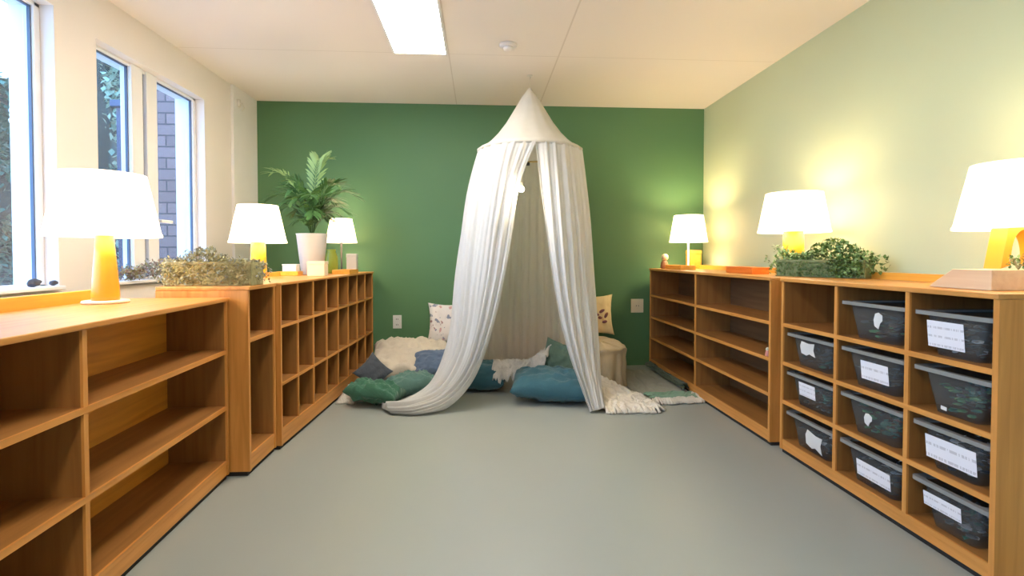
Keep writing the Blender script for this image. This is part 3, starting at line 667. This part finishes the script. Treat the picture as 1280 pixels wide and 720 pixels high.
# ------------------------------------------------------------------ cushions and throws
def pillow(name, label, cat, loc, w, d, h, m, rot=(0,0,0), seed=0, pinch=0.12, wr=0.006, wrs=9, group=None, power=0.42, extra=None):
    """stuffed cushion: flat sides meeting in a seam, corners pulled out, wrinkled"""
    n = 36; bm = bmesh.new(); top = {}; bot = {}
    def q(i, j, s):
        u = -1+2*i/n; v = -1+2*j/n
        e = max(0.0, (1-u*u)*(1-v*v))**power
        x = u*w/2*(1-pinch*(1-v*v)*0 - pinch*(1-abs(u))*0); x = u*w/2*(1-pinch*(1-v*v)*abs(u)**3*0.9); y = v*d/2*(1-pinch*(1-u*u)*abs(v)**3*0.9)
        wv = noise.noise(Vector((u*wrs*0.35, v*wrs*0.35, seed+s)))*wr*2 + (1-abs(noise.noise(Vector((u*wrs*0.6+3, v*wrs*0.25, seed+4+s))))*2)*wr*0.8 + noise.noise(Vector((u*wrs, v*wrs, seed+s*2)))*wr*0.7
        z = s*(h/2*e) + wv*min(1, e*2)
        return Vector((x, y, z))
    for i in range(n+1):
        for j in range(n+1):
            edge = i in (0, n) or j in (0, n)
            top[i,j] = bm.verts.new(q(i,j,1)); bot[i,j] = top[i,j] if edge else bm.verts.new(q(i,j,-1))
    for i in range(n):
        for j in range(n):
            bm.faces.new((top[i,j], top[i+1,j], top[i+1,j+1], top[i,j+1]))
            try: bm.faces.new((bot[i,j], bot[i,j+1], bot[i+1,j+1], bot[i+1,j]))
            except ValueError: pass
    o = obj(name, bm, m, None, True); o.location = loc; o.rotation_euler = rot
    # seam piping
    return tag(o, label, cat, group)
def settle(o, z=0.001):
    """drop an object so that its lowest vertex touches z"""
    bpy.context.view_layer.update()
    mn = min((o.matrix_world @ v.co).z for v in o.data.vertices); o.location.z += z-mn
def throw(name, label, pts, hf, m, nx=60, ny=60, wr=0.012, seed=0, th=0.006, fold=1.0, fringe=None, cat='blanket', fm=None):
    """crumpled cloth over a quad of floor; hf(u,v) gives the height of what lies under it"""
    bm = bmesh.new(); V = []
    P = [Vector((p[0], p[1], 0)) for p in pts]
    for j in range(ny+1):
        row = []
        for i in range(nx+1):
            u, v = i/nx, j/ny
            p = P[0]*(1-u)*(1-v)+P[1]*u*(1-v)+P[2]*u*v+P[3]*(1-u)*v
            e = Vector((noise.noise(Vector((u*4, v*4, seed)))*0.035, noise.noise(Vector((u*4, v*4, seed+8)))*0.035, 0))
            rg = 1-abs(noise.noise(Vector((u*5*fold+seed, v*5, seed))))*2.2; rg2 = 1-abs(noise.noise(Vector((u*11*fold+seed, v*9, seed+2))))*2.2
            z = hf(u, v) + max(0, wr*(rg+0.5*rg2)) + 0.004
            row.append(bm.verts.new((p.x+e.x, p.y+e.y, z)))
        V.append(row)
    for j in range(ny):
        for i in range(nx): bm.faces.new((V[j][i], V[j][i+1], V[j+1][i+1], V[j+1][i]))
    ends = [(V[0][i].co.copy()) for i in range(0, nx+1, 1)]; ends2 = [(V[j][nx].co.copy()) for j in range(0, ny+1, 1)]
    if fringe is None:
        o = obj(name, bm, m, None, True, solid=th); return tag(o, label, cat)
    c = sum(P, Vector())/4
    t = thing(name, label, cat, (c.x, c.y, 0))
    o = obj('cloth', bm, m, t, True, solid=th); o.location = (-c.x, -c.y, 0)
    bm = bmesh.new()
    for es, dr in ((ends, (P[0]-P[3]).normalized()), (ends2, (P[1]-P[0]).normalized())):
        if es is ends2 and fringe == 1: continue
        for p in es:
            d = dr + Vector((rnd.uniform(-.35,.35), rnd.uniform(-.35,.35), 0)); d.normalize()
            tube(bm, [p, p+d*0.02+Vector((0,0,0.002-p.z*0.4)), Vector((p.x+d.x*0.045, p.y+d.y*0.045, 0.008))], 0.006, 6, 0.008)
    o = obj('fringe', bm, fm or m, t, True); o.location = (-c.x, -c.y, 0)
    return t
R = math.radians
# ---- left side
p = pillow('floor_cushion', 'large rumpled beige floor cushion beside the left cubbies', 'cushion', (-0.55, 4.12, 0.2), 0.66, 0.62, 0.26, F['beige'], (R(14), R(3), R(4)), 2, 0.1, 0.02, 14); settle(p)
p = pillow('printed_pillow', 'cream pillow with red-grey floral print leaning on the wall left of the canopy', 'pillow', (-0.27, 4.47, 0.4), 0.38, 0.36, 0.10, PRINT1, (R(78), 0, R(-4)), 5, 0.14, 0.004); settle(p, 0.24)
p = pillow('slate_pillow', 'dark slate pillow standing on its corner by the cubbies', 'pillow', (-0.765, 3.70, 0.2), 0.21, 0.21, 0.07, F['slate'], (R(90), R(40), R(8)), 8, 0.16, 0.003); settle(p, 0.02)
p.location.z -= 0.02
p.rotation_euler = (R(62), R(45), R(4)); settle(p, 0.03)
p = pillow('green_cushion', 'soft green crumpled cushion on the floor at the left front', 'cushion', (-0.70, 3.47, 0.06), 0.36, 0.24, 0.13, F['green'], (R(-4), R(6), R(-14)), 12, 0.05, 0.016, 9, power=0.35); settle(p)
p = pillow('sage_cushion', 'pale green flat cushion between the dark pillow and the blue pillow', 'cushion', (-0.49, 3.66, 0.06), 0.36, 0.26, 0.15, F['tealp'], (R(-3), R(-4), R(12)), 14, 0.05, 0.012, 9, power=0.35); settle(p)
p = pillow('blue_pillow', 'denim blue pillow propped against the beige cushion', 'pillow', (-0.36, 3.90, 0.1), 0.30, 0.22, 0.10, F['blue'], (R(48), R(-6), R(-6)), 17, 0.06, 0.008, 8, power=0.36); settle(p, 0.09)
p = pillow('teal_bolster', 'teal cushion lying behind the swept curtain', 'cushion', (-0.02, 3.86, 0.1), 0.46, 0.34, 0.20, F['teal'], (R(6), R(4), R(-12)), 20, 0.05, 0.01, 8, power=0.35); settle(p)
# ---- inside
p = pillow('pink_cushion', 'big pale pink cushion dimly seen behind the sheer back panel of the canopy', 'cushion', (0.36, 4.46, 0.25), 0.62, 0.46, 0.13, F['pink'], (R(80), 0, 0), 26, 0.1, 0.006); settle(p, 0.0)
p = pillow('teal_cushion', 'large teal cushion on the floor under the right curtain', 'cushion', (0.50, 3.53, 0.1), 0.56, 0.42, 0.19, F['teal'], (R(5), R(3), R(-8)), 23, 0.05, 0.012, 9, power=0.36); settle(p)
p = pillow('sage_pillow', 'dark sage pillow propped inside the canopy behind the teal cushion', 'pillow', (0.60, 3.86, 0.2), 0.28, 0.28, 0.10, F['dgreen'], (R(60), R(20), R(-10)), 29, 0.12, 0.006); settle(p, 0.05)
def h1(u, v): return 0.10*math.sin(PI*min(1, max(0, v*1.05)))**0.6 + 0.14*max(0, u-0.62)/0.38*(0.4+0.6*v)
throw('knitted_throw', 'crumpled grey-white throw lying between the two teal cushions', [(0.09,3.66),(0.47,3.75),(0.60,3.97),(0.10,3.93)], lambda u, v: 0.075+h1(u, v), F['knit'], wr=0.036, seed=3.3, fold=2.2)
# ---- right side
def pouf():
    bm = bmesh.new(); seg, n = 96, 26; rings = []
    for j in range(n+1):
        v = j/n
        row = []
        for k in range(seg):
            a = 2*PI*k/seg
            ca, sa = math.cos(a), math.sin(a); e = 0.35
            sx = math.copysign(abs(ca)**(2*e), ca); sy = math.copysign(abs(sa)**(2*e), sa)
            if v < 0.35: s = v/0.35; r = s**0.8; z = 0.30 + 0.012*math.cos(s*PI/2)
            else: s = (v-0.35)/0.65; r = 1-0.08*s; z = 0.30*(1-s)+0.004; z = 0.30*(1-s**1.15)+0.005
            if 0.28 < v < 0.45: z -= 0.0; r *= 1.0-0.02*abs(v-0.35)*0
            w = 0.0
            if v > 0.35: w = 0.028*s*(math.sin(a*15+2*noise.noise(Vector((ca*2, sa*2, 1))))) + 0.015*noise.noise(Vector((ca*3, sa*3, v*5)))
            else: w = 0
            z += 0.012*noise.noise(Vector((sx*3, sy*3, 4)))*(1 if v < 0.4 else 0.3)
            row.append(bm.verts.new(((0.175*r+w)*sx, (0.345*r+w)*sy, max(z, 0.003))))
        rings.append(row)
    for a, b in zip(rings[1:], rings[2:]):
        for k in range(seg): bm.faces.new((a[k], a[(k+1)%seg], b[(k+1)%seg], b[k]))
    c = bm.verts.new((0, 0, 0.312))
    for k in range(seg): bm.faces.new((c, rings[1][k], rings[1][(k+1)%seg]))
    o = obj('draped_pouf', bm, F['taupe'], None, True); o.location = (0.965, 4.085, 0); return o
tag(pouf(), 'taupe square pouf draped in loose cloth right of the canopy', 'pouf')
t = thing('printed_pillow', 'yellow-cream pillow with purple motif leaning on the wall right of the canopy', 'pillow', (0.985, 4.43, 0.0))
p = pillow('cover', None, None, (0.01, 0.0, 0.485), 0.36, 0.36, 0.10, PRINT2, (R(80), 0, R(4)), 31, 0.14, 0.004); p.parent = t
bm = bmesh.new()
for (mx, mz, ml_, ang) in ((-0.03, 0.02, 0.055, 0.6), (0.01, 0.045, 0.06, -0.5), (0.05, 0.01, 0.055, -1.1), (-0.05, -0.03, 0.04, 1.4), (0.035, -0.045, 0.045, -0.2), (-0.005, -0.01, 0.035, 0.2)):
    mt = Matrix.Translation((mx+0.06, -0.052+0.12*abs(mx)+0.18*mz, 0.475+mz)) @ Matrix.Rotation(ang, 4, 'Y') @ Matrix.Diagonal((ml_/0.05, 0.35, 0.5, 1))
    bmesh.ops.create_uvsphere(bm, u_segments=14, v_segments=8, radius=0.026, matrix=mt)
mo = obj('motif', bm, mat('purple_brown_print', (0.16, 0.07, 0.16), 0.9, 0.4, 40, col2=(0.35, 0.12, 0.05)), t, True); mo['label'] = 'purple and brown embroidered motif'
throw('cream_throw', 'crumpled cream throw with fringe on the floor beside the right curtain hem', [(0.80,3.215),(1.14,3.20),(1.10,3.50),(0.80,3.66)], lambda u, v: 0.012+0.13*v*v*(1-u), F['white'], wr=0.022, seed=6.1, fringe=2, cat='throw')
throw('sage_blanket', 'flat sage green blanket spread from the pouf to the right shelves', [(1.10,3.46),(1.50,3.40),(1.50,4.25),(1.16,4.45)], lambda u, v: 0.006, F['sage'], wr=0.008, seed=9.7, cat='blanket')
throw('mint_blanket', 'folded mint green blanket with pale fringe by the right shelf foot', [(1.17,3.37),(1.49,3.40),(1.485,3.53),(1.15,3.52)], lambda u, v: 0.022, F['mint'], wr=0.012, seed=11.7, fringe=2, fm=F['white'], cat='blanket')
throw('rolled_blanket', 'dark olive rolled blanket lying along the foot of the right shelves', [(1.455,3.60),(1.505,3.60),(1.505,4.40),(1.455,4.40)], lambda u, v: 0.018+0.045*math.sin(PI*min(1,max(0,0.08+u*0.84))), F['olive'], wr=0.006, seed=13.1, cat='blanket')
# small cream cloth at the left shelf foot
bm = bmesh.new(); seg = 40; rings = []
for j in range(9):
    s = j/8; rings.append([bm.verts.new(((0.012+0.075*s**1.3)*(1+0.25*math.sin(5*a+s)*s)*math.cos(a), (0.012+0.06*s**1.3)*(1+0.25*math.sin(5*a+s)*s)*math.sin(a), max(0.003, 0.12*(1-s)**0.9)+0.004*math.sin(7*a)*s*(1 if s<1 else 0))) for a in [2*PI*k/seg for k in range(seg)]])
for a, b in zip(rings, rings[1:]):
    for k in range(seg): bm.faces.new((a[k], a[(k+1)%seg], b[(k+1)%seg], b[k]))
bm.faces.new(rings[0]); bm.faces.new(rings[-1][::-1])
o = obj('cream_cloth', bm, F['white'], None, True); o.location = (-0.895, 3.56, 0.002); settle(o); tag(o, 'small bunched cream cloth at the foot of the left cubbies', 'cloth')

# ------------------------------------------------------------------ plants
def leafy(name, label, loc, rz, L, W, H, boxm, leafm, n, hgt, lsz, overhang, soil=True, spill=(0.3, 1.0)):
    t = thing(name, label, 'planter', loc, rz)
    bm = bmesh.new(); wl = 0.012
    add_box(bm, -L/2, L/2, -W/2, W/2, 0, 0.01)
    for s in (-1, 1):
        add_box(bm, -L/2, L/2, s*W/2-wl/2, s*W/2+wl/2, 0, H); add_box(bm, s*L/2-wl/2, s*L/2+wl/2, -W/2, W/2, 0, H)
    obj('trough', bm, boxm, t, bevel=0.003)
    bm = bmesh.new(); add_box(bm, -L/2-0.006, L/2+0.006, -W/2-0.009, -W/2+0.009, H-0.012, H+0.003); add_box(bm, -L/2-0.006, L/2+0.006, W/2-0.009, W/2+0.009, H-0.012, H+0.003)
    obj('trough_rim', bm, boxm, t, bevel=0.002)
    # moss bits clinging to the trough
    bm = bmesh.new()
    for _ in range(1500):
        p = Vector((rnd.uniform(-L/2, L/2), -W/2-0.008, rnd.uniform(0.004, H-0.008)))
        if rnd.random() < 0.3: p = Vector((-L/2-0.008, rnd.uniform(-W/2, W/2), rnd.uniform(0.004, H-0.008)))
        leaf_quad(bm, p, rv()+Vector((0,-0.2,0)), Vector((0,0,1)), 0.012, 0.008)
    obj('moss', bm, leafm[0], t)
    if soil: box('soil', -L/2+0.01, L/2-0.01, -W/2+0.01, W/2-0.01, 0.01, H-0.015, M['soil'], t)
    for mi, mm in enumerate(leafm):
        bm = bmesh.new()
        for _ in range(n):
            u = rnd.uniform(-1, 1); v = rnd.uniform(-1, 1)
            k = hgt(u); z = H-0.02 + rnd.random()**0.7*k
            p = Vector((u*(L/2+overhang*abs(u)**4*rnd.random()), v*W*0.55, z))
            if abs(u) > 0.8 and rnd.random() < 0.5: p.z = rnd.uniform(0.01, z); p.x = math.copysign(L/2+rnd.uniform(0.008, overhang), u)
            if abs(p.x) < L/2+0.006: p.z = max(p.z, H)
            for q in range(3): leaf_quad(bm, p, rv()+Vector((0,0,0.5)), Vector((0,0,1)), rnd.uniform(0.6, 1.2)*lsz, rnd.uniform(0.4, 0.7)*lsz)
        for _ in range(n//5):
            u = rnd.uniform(*spill); p = Vector((u*L/2, -W/2-rnd.uniform(0.01, 0.03), rnd.uniform(0.012, H+0.02)))
            for q in range(3): leaf_quad(bm, p, rv()+Vector((0,-0.2,0.2)), Vector((0,0,1)), rnd.uniform(0.6, 1.1)*lsz, rnd.uniform(0.4, 0.7)*lsz)
        for v in bm.verts: v.co.z = max(v.co.z, 0.001)
        lo = obj('foliage', bm, mm, t)
    return t
leafy('leafy_planter', 'mossy green trough full of small leafy plants on the right units', (1.80, 2.585, 0.8895), -math.atan2(0.36, 0.22), 0.42, 0.11, 0.088, M['moss_box'], [M['leaf'], M['palm_l']], 330, lambda u: 0.085+0.04*math.sin(u*4+0.5), 0.024, 0.07)
leafy('dried_planter', 'straw coloured mossy trough with dried plants on the narrow left unit', (-1.245, 2.49, 0.8635), 0.0, 0.38, 0.13, 0.108, M['straw_box'], [M['dry'], M['greyleaf']], 420, lambda u: 0.085*max(0.12, math.exp(-((u+0.25)/0.5)**2)), 0.017, 0.05, spill=(-1.0, 0.95))
def sprig(name, label, loc, rx, rz_, n, mats, sz=0.02):
    t = thing(name, label, 'plant', loc)
    bm = bmesh.new()
    for k in range(9):
        a = rnd.uniform(0, 2*PI); tube(bm, [(0,0,0.0), (0.5*rx*math.cos(a), 0.5*rx*math.sin(a), rz_*0.6), (rx*0.8*math.cos(a), rx*0.8*math.sin(a), rz_*rnd.uniform(0.6,0.95))], 0.002, 5)
    obj('stem', bm, M['dry'], t)
    for m in mats:
        bm = bmesh.new()
        for _ in range(n):
            d = rv(); r = rnd.random()**0.4
            p = Vector((d.x*rx*r, d.y*rx*r, rz_*0.5+d.z*rz_*0.48*r)); leaf_quad(bm, p, rv(), Vector((0,0,1)), sz, sz*0.6)
            for v in bm.verts[-5:] if False else []: pass
        for v in bm.verts: v.co.z = max(v.co.z, 0.001)
        obj('foliage', bm, m, t)
PF = mat('dusty_pink_leaf', (0.45, 0.3, 0.25), 0.8, 0.3, 40)
sprig('dried_bouquet', 'small clump of dried flowers on the sill behind the orange lamp', (-1.93, 2.96, 0.8635), 0.065, 0.09, 170, [M['dry'], PF])
sprig('grey_plant', 'silvery grey plant on the sill left of the straw planter', (-1.93, 3.17, 0.8635), 0.065, 0.12, 170, [M['greyleaf'], PF])
DK = mat('charcoal_stone', (0.08, 0.08, 0.1), 0.8, 0.3, 40)
def stone(label, loc, r, sd):
    bm = bmesh.new(); bmesh.ops.create_icosphere(bm, subdivisions=3, radius=1)
    for v in bm.verts:
        k = 1+0.3*noise.noise(v.co*1.7+Vector((sd,0,0))); v.co = Vector((v.co.x*r*k*0.8, v.co.y*r*k*1.4, v.co.z*r*k*0.8))
    o = obj('sill_stone', bm, DK, None, True); o.location = loc; settle(o, 0.8635); tag(o, label, 'stone')
stone('large dark grey stone on the leftmost window sill', (-1.945, 2.36, 0.88), 0.022, 1)
stone('small dark grey stone on the leftmost window sill', (-1.945, 2.465, 0.88), 0.015, 5)

# potted palm
t = thing('potted_palm', 'palm in a white tapered pot on the left cubbies', 'plant', (-1.235, 3.86, 0.8635))
bm = bmesh.new(); lathe(bm, [(0.072, 0), (0.076, 0.004), (0.108, 0.29), (0.112, 0.30), (0.104, 0.30), (0.1, 0.27)], 48, cap1=False); obj('pot', bm, M['white'], t, True)
bm = bmesh.new(); lathe(bm, [(0.098, 0.262), (0.097, 0.272)], 32); obj('soil', bm, M['soil'], t)
def frond(az, reach, height, droop, nl, ll, m, lw=0.019):
    bm = bmesh.new(); pts = []
    for k in range(13):
        s = k/12; r = reach*s**1.25; z = 0.27+height*math.sin(min(1, s*(1+droop*0.5))*PI/2*(1 if droop < 0.3 else 1.0)) - droop*height*max(0, s-0.6)**1.3*1.4
        pts.append(Vector((r*math.cos(az), r*math.sin(az), z)))
    tube(bm, pts, 0.003, 6, 0.0012)
    for k in range(nl):
        s = 0.3+0.7*k/(nl-1); x = s*12; i = min(int(x), 11); p = pts[i].lerp(pts[i+1], x-i); tg = (pts[i+1]-pts[i]).normalized()
        side = tg.cross(Vector((0,0,1)));
        if side.length < 0.1: side = Vector((-math.sin(az), math.cos(az), 0))
        side.normalize(); L_ = ll*(0.55+0.6*math.sin(PI*min(1, (s-0.25)/0.9)))
        for sg in (-1, 1):
            d = (tg*0.75 + side*sg*(0.8-0.35*s) + Vector((0,0,0.12+rnd.uniform(-.15,.1)))).normalized()
            n = d.cross(side).normalized() if d.cross(side).length > 0.05 else Vector((0,0,1)); w = d.cross(n).normalized()
            a = [bm.verts.new(p), bm.verts.new(p+d*L_*0.4+w*lw/2), bm.verts.new(p+d*L_*0.4-w*lw/2), bm.verts.new(p+d*L_*0.8+w*lw*0.3-Vector((0,0,0.01))), bm.verts.new(p+d*L_*0.8-w*lw*0.3-Vector((0,0,0.01))), bm.verts.new(p+d*L_-Vector((0,0,0.02)))]
            bm.faces.new((a[0],a[1],a[2])); bm.faces.new((a[1],a[3],a[4],a[2])); bm.faces.new((a[3],a[5],a[4]))
    obj('frond', bm, m, t)
fr = random.Random(5)
for k in range(16):
    frond(fr.uniform(0, 2*PI), fr.uniform(0.12, 0.22), fr.uniform(0.14, 0.30), fr.uniform(0.2, 0.6), 11, 0.085, M['palm_d'], 0.013)
for az, re, he, dr, ll, mm in ((165,0.31,0.50,0.05,0.12,'palm_l'), (80,0.13,0.60,0.0,0.14,'palm_l'), (20,0.10,0.58,0.0,0.12,'palm_l'), (-30,0.26,0.40,0.2,0.13,'palm'), (5,0.30,0.36,0.3,0.12,'palm'), (200,0.25,0.34,0.35,0.12,'palm'), (140,0.2,0.36,0.3,0.12,'palm'), (250,0.22,0.30,0.4,0.11,'palm'), (-75,0.24,0.33,0.3,0.12,'palm'), (-120,0.2,0.36,0.25,0.12,'palm'), (60,0.24,0.34,0.3,0.12,'palm'), (180,0.27,0.24,0.6,0.10,'palm'), (-10,0.27,0.24,0.5,0.10,'palm'), (290,0.2,0.22,0.6,0.09,'palm'), (225,0.15,0.42,0.15,0.11,'palm')):
    frond(R(az), re, he, dr, 17, ll, M[mm])

# ------------------------------------------------------------------ small things on the unit tops
def lidbox(name, label, loc, w, d, h, m, cat='box', lm=None, rz=0):
    t = thing(name, label, cat, loc, rz)
    box('box_body', -w/2, w/2, -d/2, d/2, 0, h*0.8, m, t, 0.003); box('box_lid', -w/2-0.002, w/2+0.002, -d/2-0.002, d/2+0.002, h*0.8, h, lm or m, t, 0.003)
    return t
lidbox('pale_box', 'pale cream box in front of the white palm pot', (-1.115, 3.60, 0.8635), 0.115, 0.09, 0.10, M['cream'])
lidbox('white_box', 'small white box on an orange block left of the palm pot', (-1.315, 3.66, 0.8935), 0.095, 0.07, 0.05, M['white'])
box('b', 0, 0.1, 0, 0.1, 0, 0.1, M['black']); bpy.data.objects.remove(bpy.data.objects['b'])
tag(box('orange_block', -1.375, -1.255, 3.62, 3.72, 0.8635, 0.893, M['wood_amber'], None, 0.003), 'flat orange wooden block under the small white box', 'block')
t = thing('green_vase', 'yellow-green glass vase behind the palm near the left corner', 'vase', (-1.175, 4.14, 0.8635))
bm = bmesh.new(); lathe(bm, [(0.03, 0), (0.046, 0.01), (0.05, 0.07), (0.045, 0.13), (0.03, 0.17), (0.034, 0.19)], 32, cap1=False); obj('vase_body', bm, mat('lime_glass', (0.42, 0.5, 0.06), 0.2), t, True, solid=0.003)
lidbox('tall_white_box', 'tall pale box beside the dark stem lamp', (-1.05, 4.29, 0.8635), 0.08, 0.06, 0.155, M['white'])
t = thing('wooden_tray', 'orange wooden tray on the far end of the cubbies', 'tray', (-1.10, 4.18, 0.8635), -0.04)
box('tray_base', -0.075, 0.075, -0.0, 0.0+0.001, 0, 0.001, M['wood_amber'], t); 
for o in list(t.children): bpy.data.objects.remove(o)
bpy.data.objects.remove(t)
def opentray(label, loc, w, d, h, m, rz=0.0, name='wooden_tray'):
    t = thing(name, label, 'tray', loc, rz)
    box('tray_base', -w/2, w/2, -d/2, d/2, 0, 0.006, m, t)
    bm = bmesh.new()
    for s in (-1, 1):
        add_box(bm, s*(w/2-0.004)-0.004, s*(w/2-0.004)+0.004, -d/2, d/2, 0.006, h); add_box(bm, -w/2+0.008, w/2-0.008, s*(d/2-0.004)-0.004, s*(d/2-0.004)+0.004, 0.006, h)
    obj('tray_edge', bm, m, t, bevel=0.0015)
opentray('shallow orange wooden tray on the far end of the left cubbies', (-1.035, 4.02, 0.8635), 0.13, 0.24, 0.032, M['wood_amber'], -0.04)
opentray('shallow orange wooden tray beside the corner lamp on the right shelves', (1.635, 4.10, 0.8895), 0.12, 0.34, 0.035, M['wood_amber'])
lidbox('orange_canister', 'square amber wooden box behind the corner lamp', (1.885, 4.42, 0.8895), 0.10, 0.10, 0.16, M['wood_amber'])
t = thing('figurine', 'small cream and brown figurine at the far right shelf corner', 'figurine', (1.60, 4.36, 0.8895))
bm = bmesh.new(); lathe(bm, [(0.028, 0), (0.034, 0.01), (0.03, 0.05), (0.016, 0.075)], 24); obj('body', bm, mat('brown_clay', (0.28, 0.14, 0.07), 0.6), t, True)
bm = bmesh.new(); bmesh.ops.create_uvsphere(bm, u_segments=20, v_segments=12, radius=0.03, matrix=Matrix.Translation((0.004, 0, 0.10))); obj('head', bm, M['cream'], t, True)
lidbox('red_orange_box', 'flat red-orange wooden box on the right shelves near the broad yellow lamp', (1.70, 3.17, 0.8895), 0.11, 0.33, 0.042, wood('red_orange_wood', (0.75, 0.2, 0.03), (0.62, 0.15, 0.02), 1))
# ramped wooden stand under the nearest right lamp
bm = bmesh.new()
pr = [(1.53, 0.0), (1.53, 0.066), (1.665, 0.066), (1.755, 0.006), (1.755, 0.0)]
a = [bm.verts.new((1.625, y, 0.8895+z)) for y, z in pr]; b = [bm.verts.new((1.925, y, 0.8895+z)) for y, z in pr]
bm.faces.new(a); bm.faces.new(b[::-1])
for k in range(5): bm.faces.new((a[k], a[(k+1)%5], b[(k+1)%5], b[k]))
o = obj('ramped_stand', bm, M['wood_pale'], None, bevel=0.002); tag(o, 'beech block with sloping end under the lamp at the right picture edge', 'stand')
sprig('small_succulent', 'small dark leafy plant on the ramped block at the right edge', (1.735, 1.548, 0.9562), 0.028, 0.045, 60, [M['leaf']], 0.016)
# peg doll on a shelf of the open unit
t = thing('peg_doll', 'tiny pink peg doll on a shelf of the open right unit', 'toy', (1.537, 2.64, 0.4645))
bm = bmesh.new(); lathe(bm, [(0.012, 0), (0.013, 0.004), (0.011, 0.022), (0.006, 0.03)], 20); obj('body', bm, mat('pink_paint', (0.7, 0.3, 0.25), 0.5), t, True)
bm = bmesh.new(); bmesh.ops.create_uvsphere(bm, u_segments=16, v_segments=10, radius=0.01, matrix=Matrix.Translation((0, 0, 0.037))); obj('head', bm, M['cream'], t, True)
# rail clip
t = thing('rail_clip', 'small metal clip on the back rail of the nearest left unit', 'clip', (0, 0, 0))
bpy.data.objects.remove(t)

# ------------------------------------------------------------------ world
w = bpy.data.worlds.new('sky'); scn.world = w; w.use_nodes = True; nt = w.node_tree; nt.nodes.clear()
bg = nt.nodes.new('ShaderNodeBackground'); out = nt.nodes.new('ShaderNodeOutputWorld')
tc = nt.nodes.new('ShaderNodeTexCoord'); sp = nt.nodes.new('ShaderNodeSeparateXYZ'); rp = nt.nodes.new('ShaderNodeValToRGB')
nt.links.new(tc.outputs['Generated'], sp.inputs[0]); nt.links.new(sp.outputs[2], rp.inputs[0])
rp.color_ramp.elements[0].position = 0.0; rp.color_ramp.elements[0].color = (0.40, 0.66, 1.0, 1)
rp.color_ramp.elements[1].position = 0.6; rp.color_ramp.elements[1].color = (0.30, 0.56, 1.0, 1)
nt.links.new(rp.outputs[0], bg.inputs[0]); bg.inputs[1].default_value = 4.6; nt.links.new(bg.outputs[0], out.inputs[0])

# ------------------------------------------------------------------ camera
f = 640.0; pitch = R(1.3); yaw = math.atan(40/640)
cam = bpy.data.cameras.new('camera'); co = bpy.data.objects.new('camera', cam); C.objects.link(co); scn.camera = co
cam.sensor_fit = 'HORIZONTAL'; cam.sensor_width = 36; cam.lens = 36*f/1280
co.location = (0, 0, 1.0); co.rotation_euler = (PI/2-pitch, 0, -yaw)
cam.shift_y = -((360-320)-f*math.tan(pitch))/1280
cam.clip_start = 0.02
vs = scn.view_settings; vs.view_transform = 'Standard'; vs.look = 'None'; vs.exposure = 0.93; vs.gamma = 1.0; vs.use_curve_mapping = False
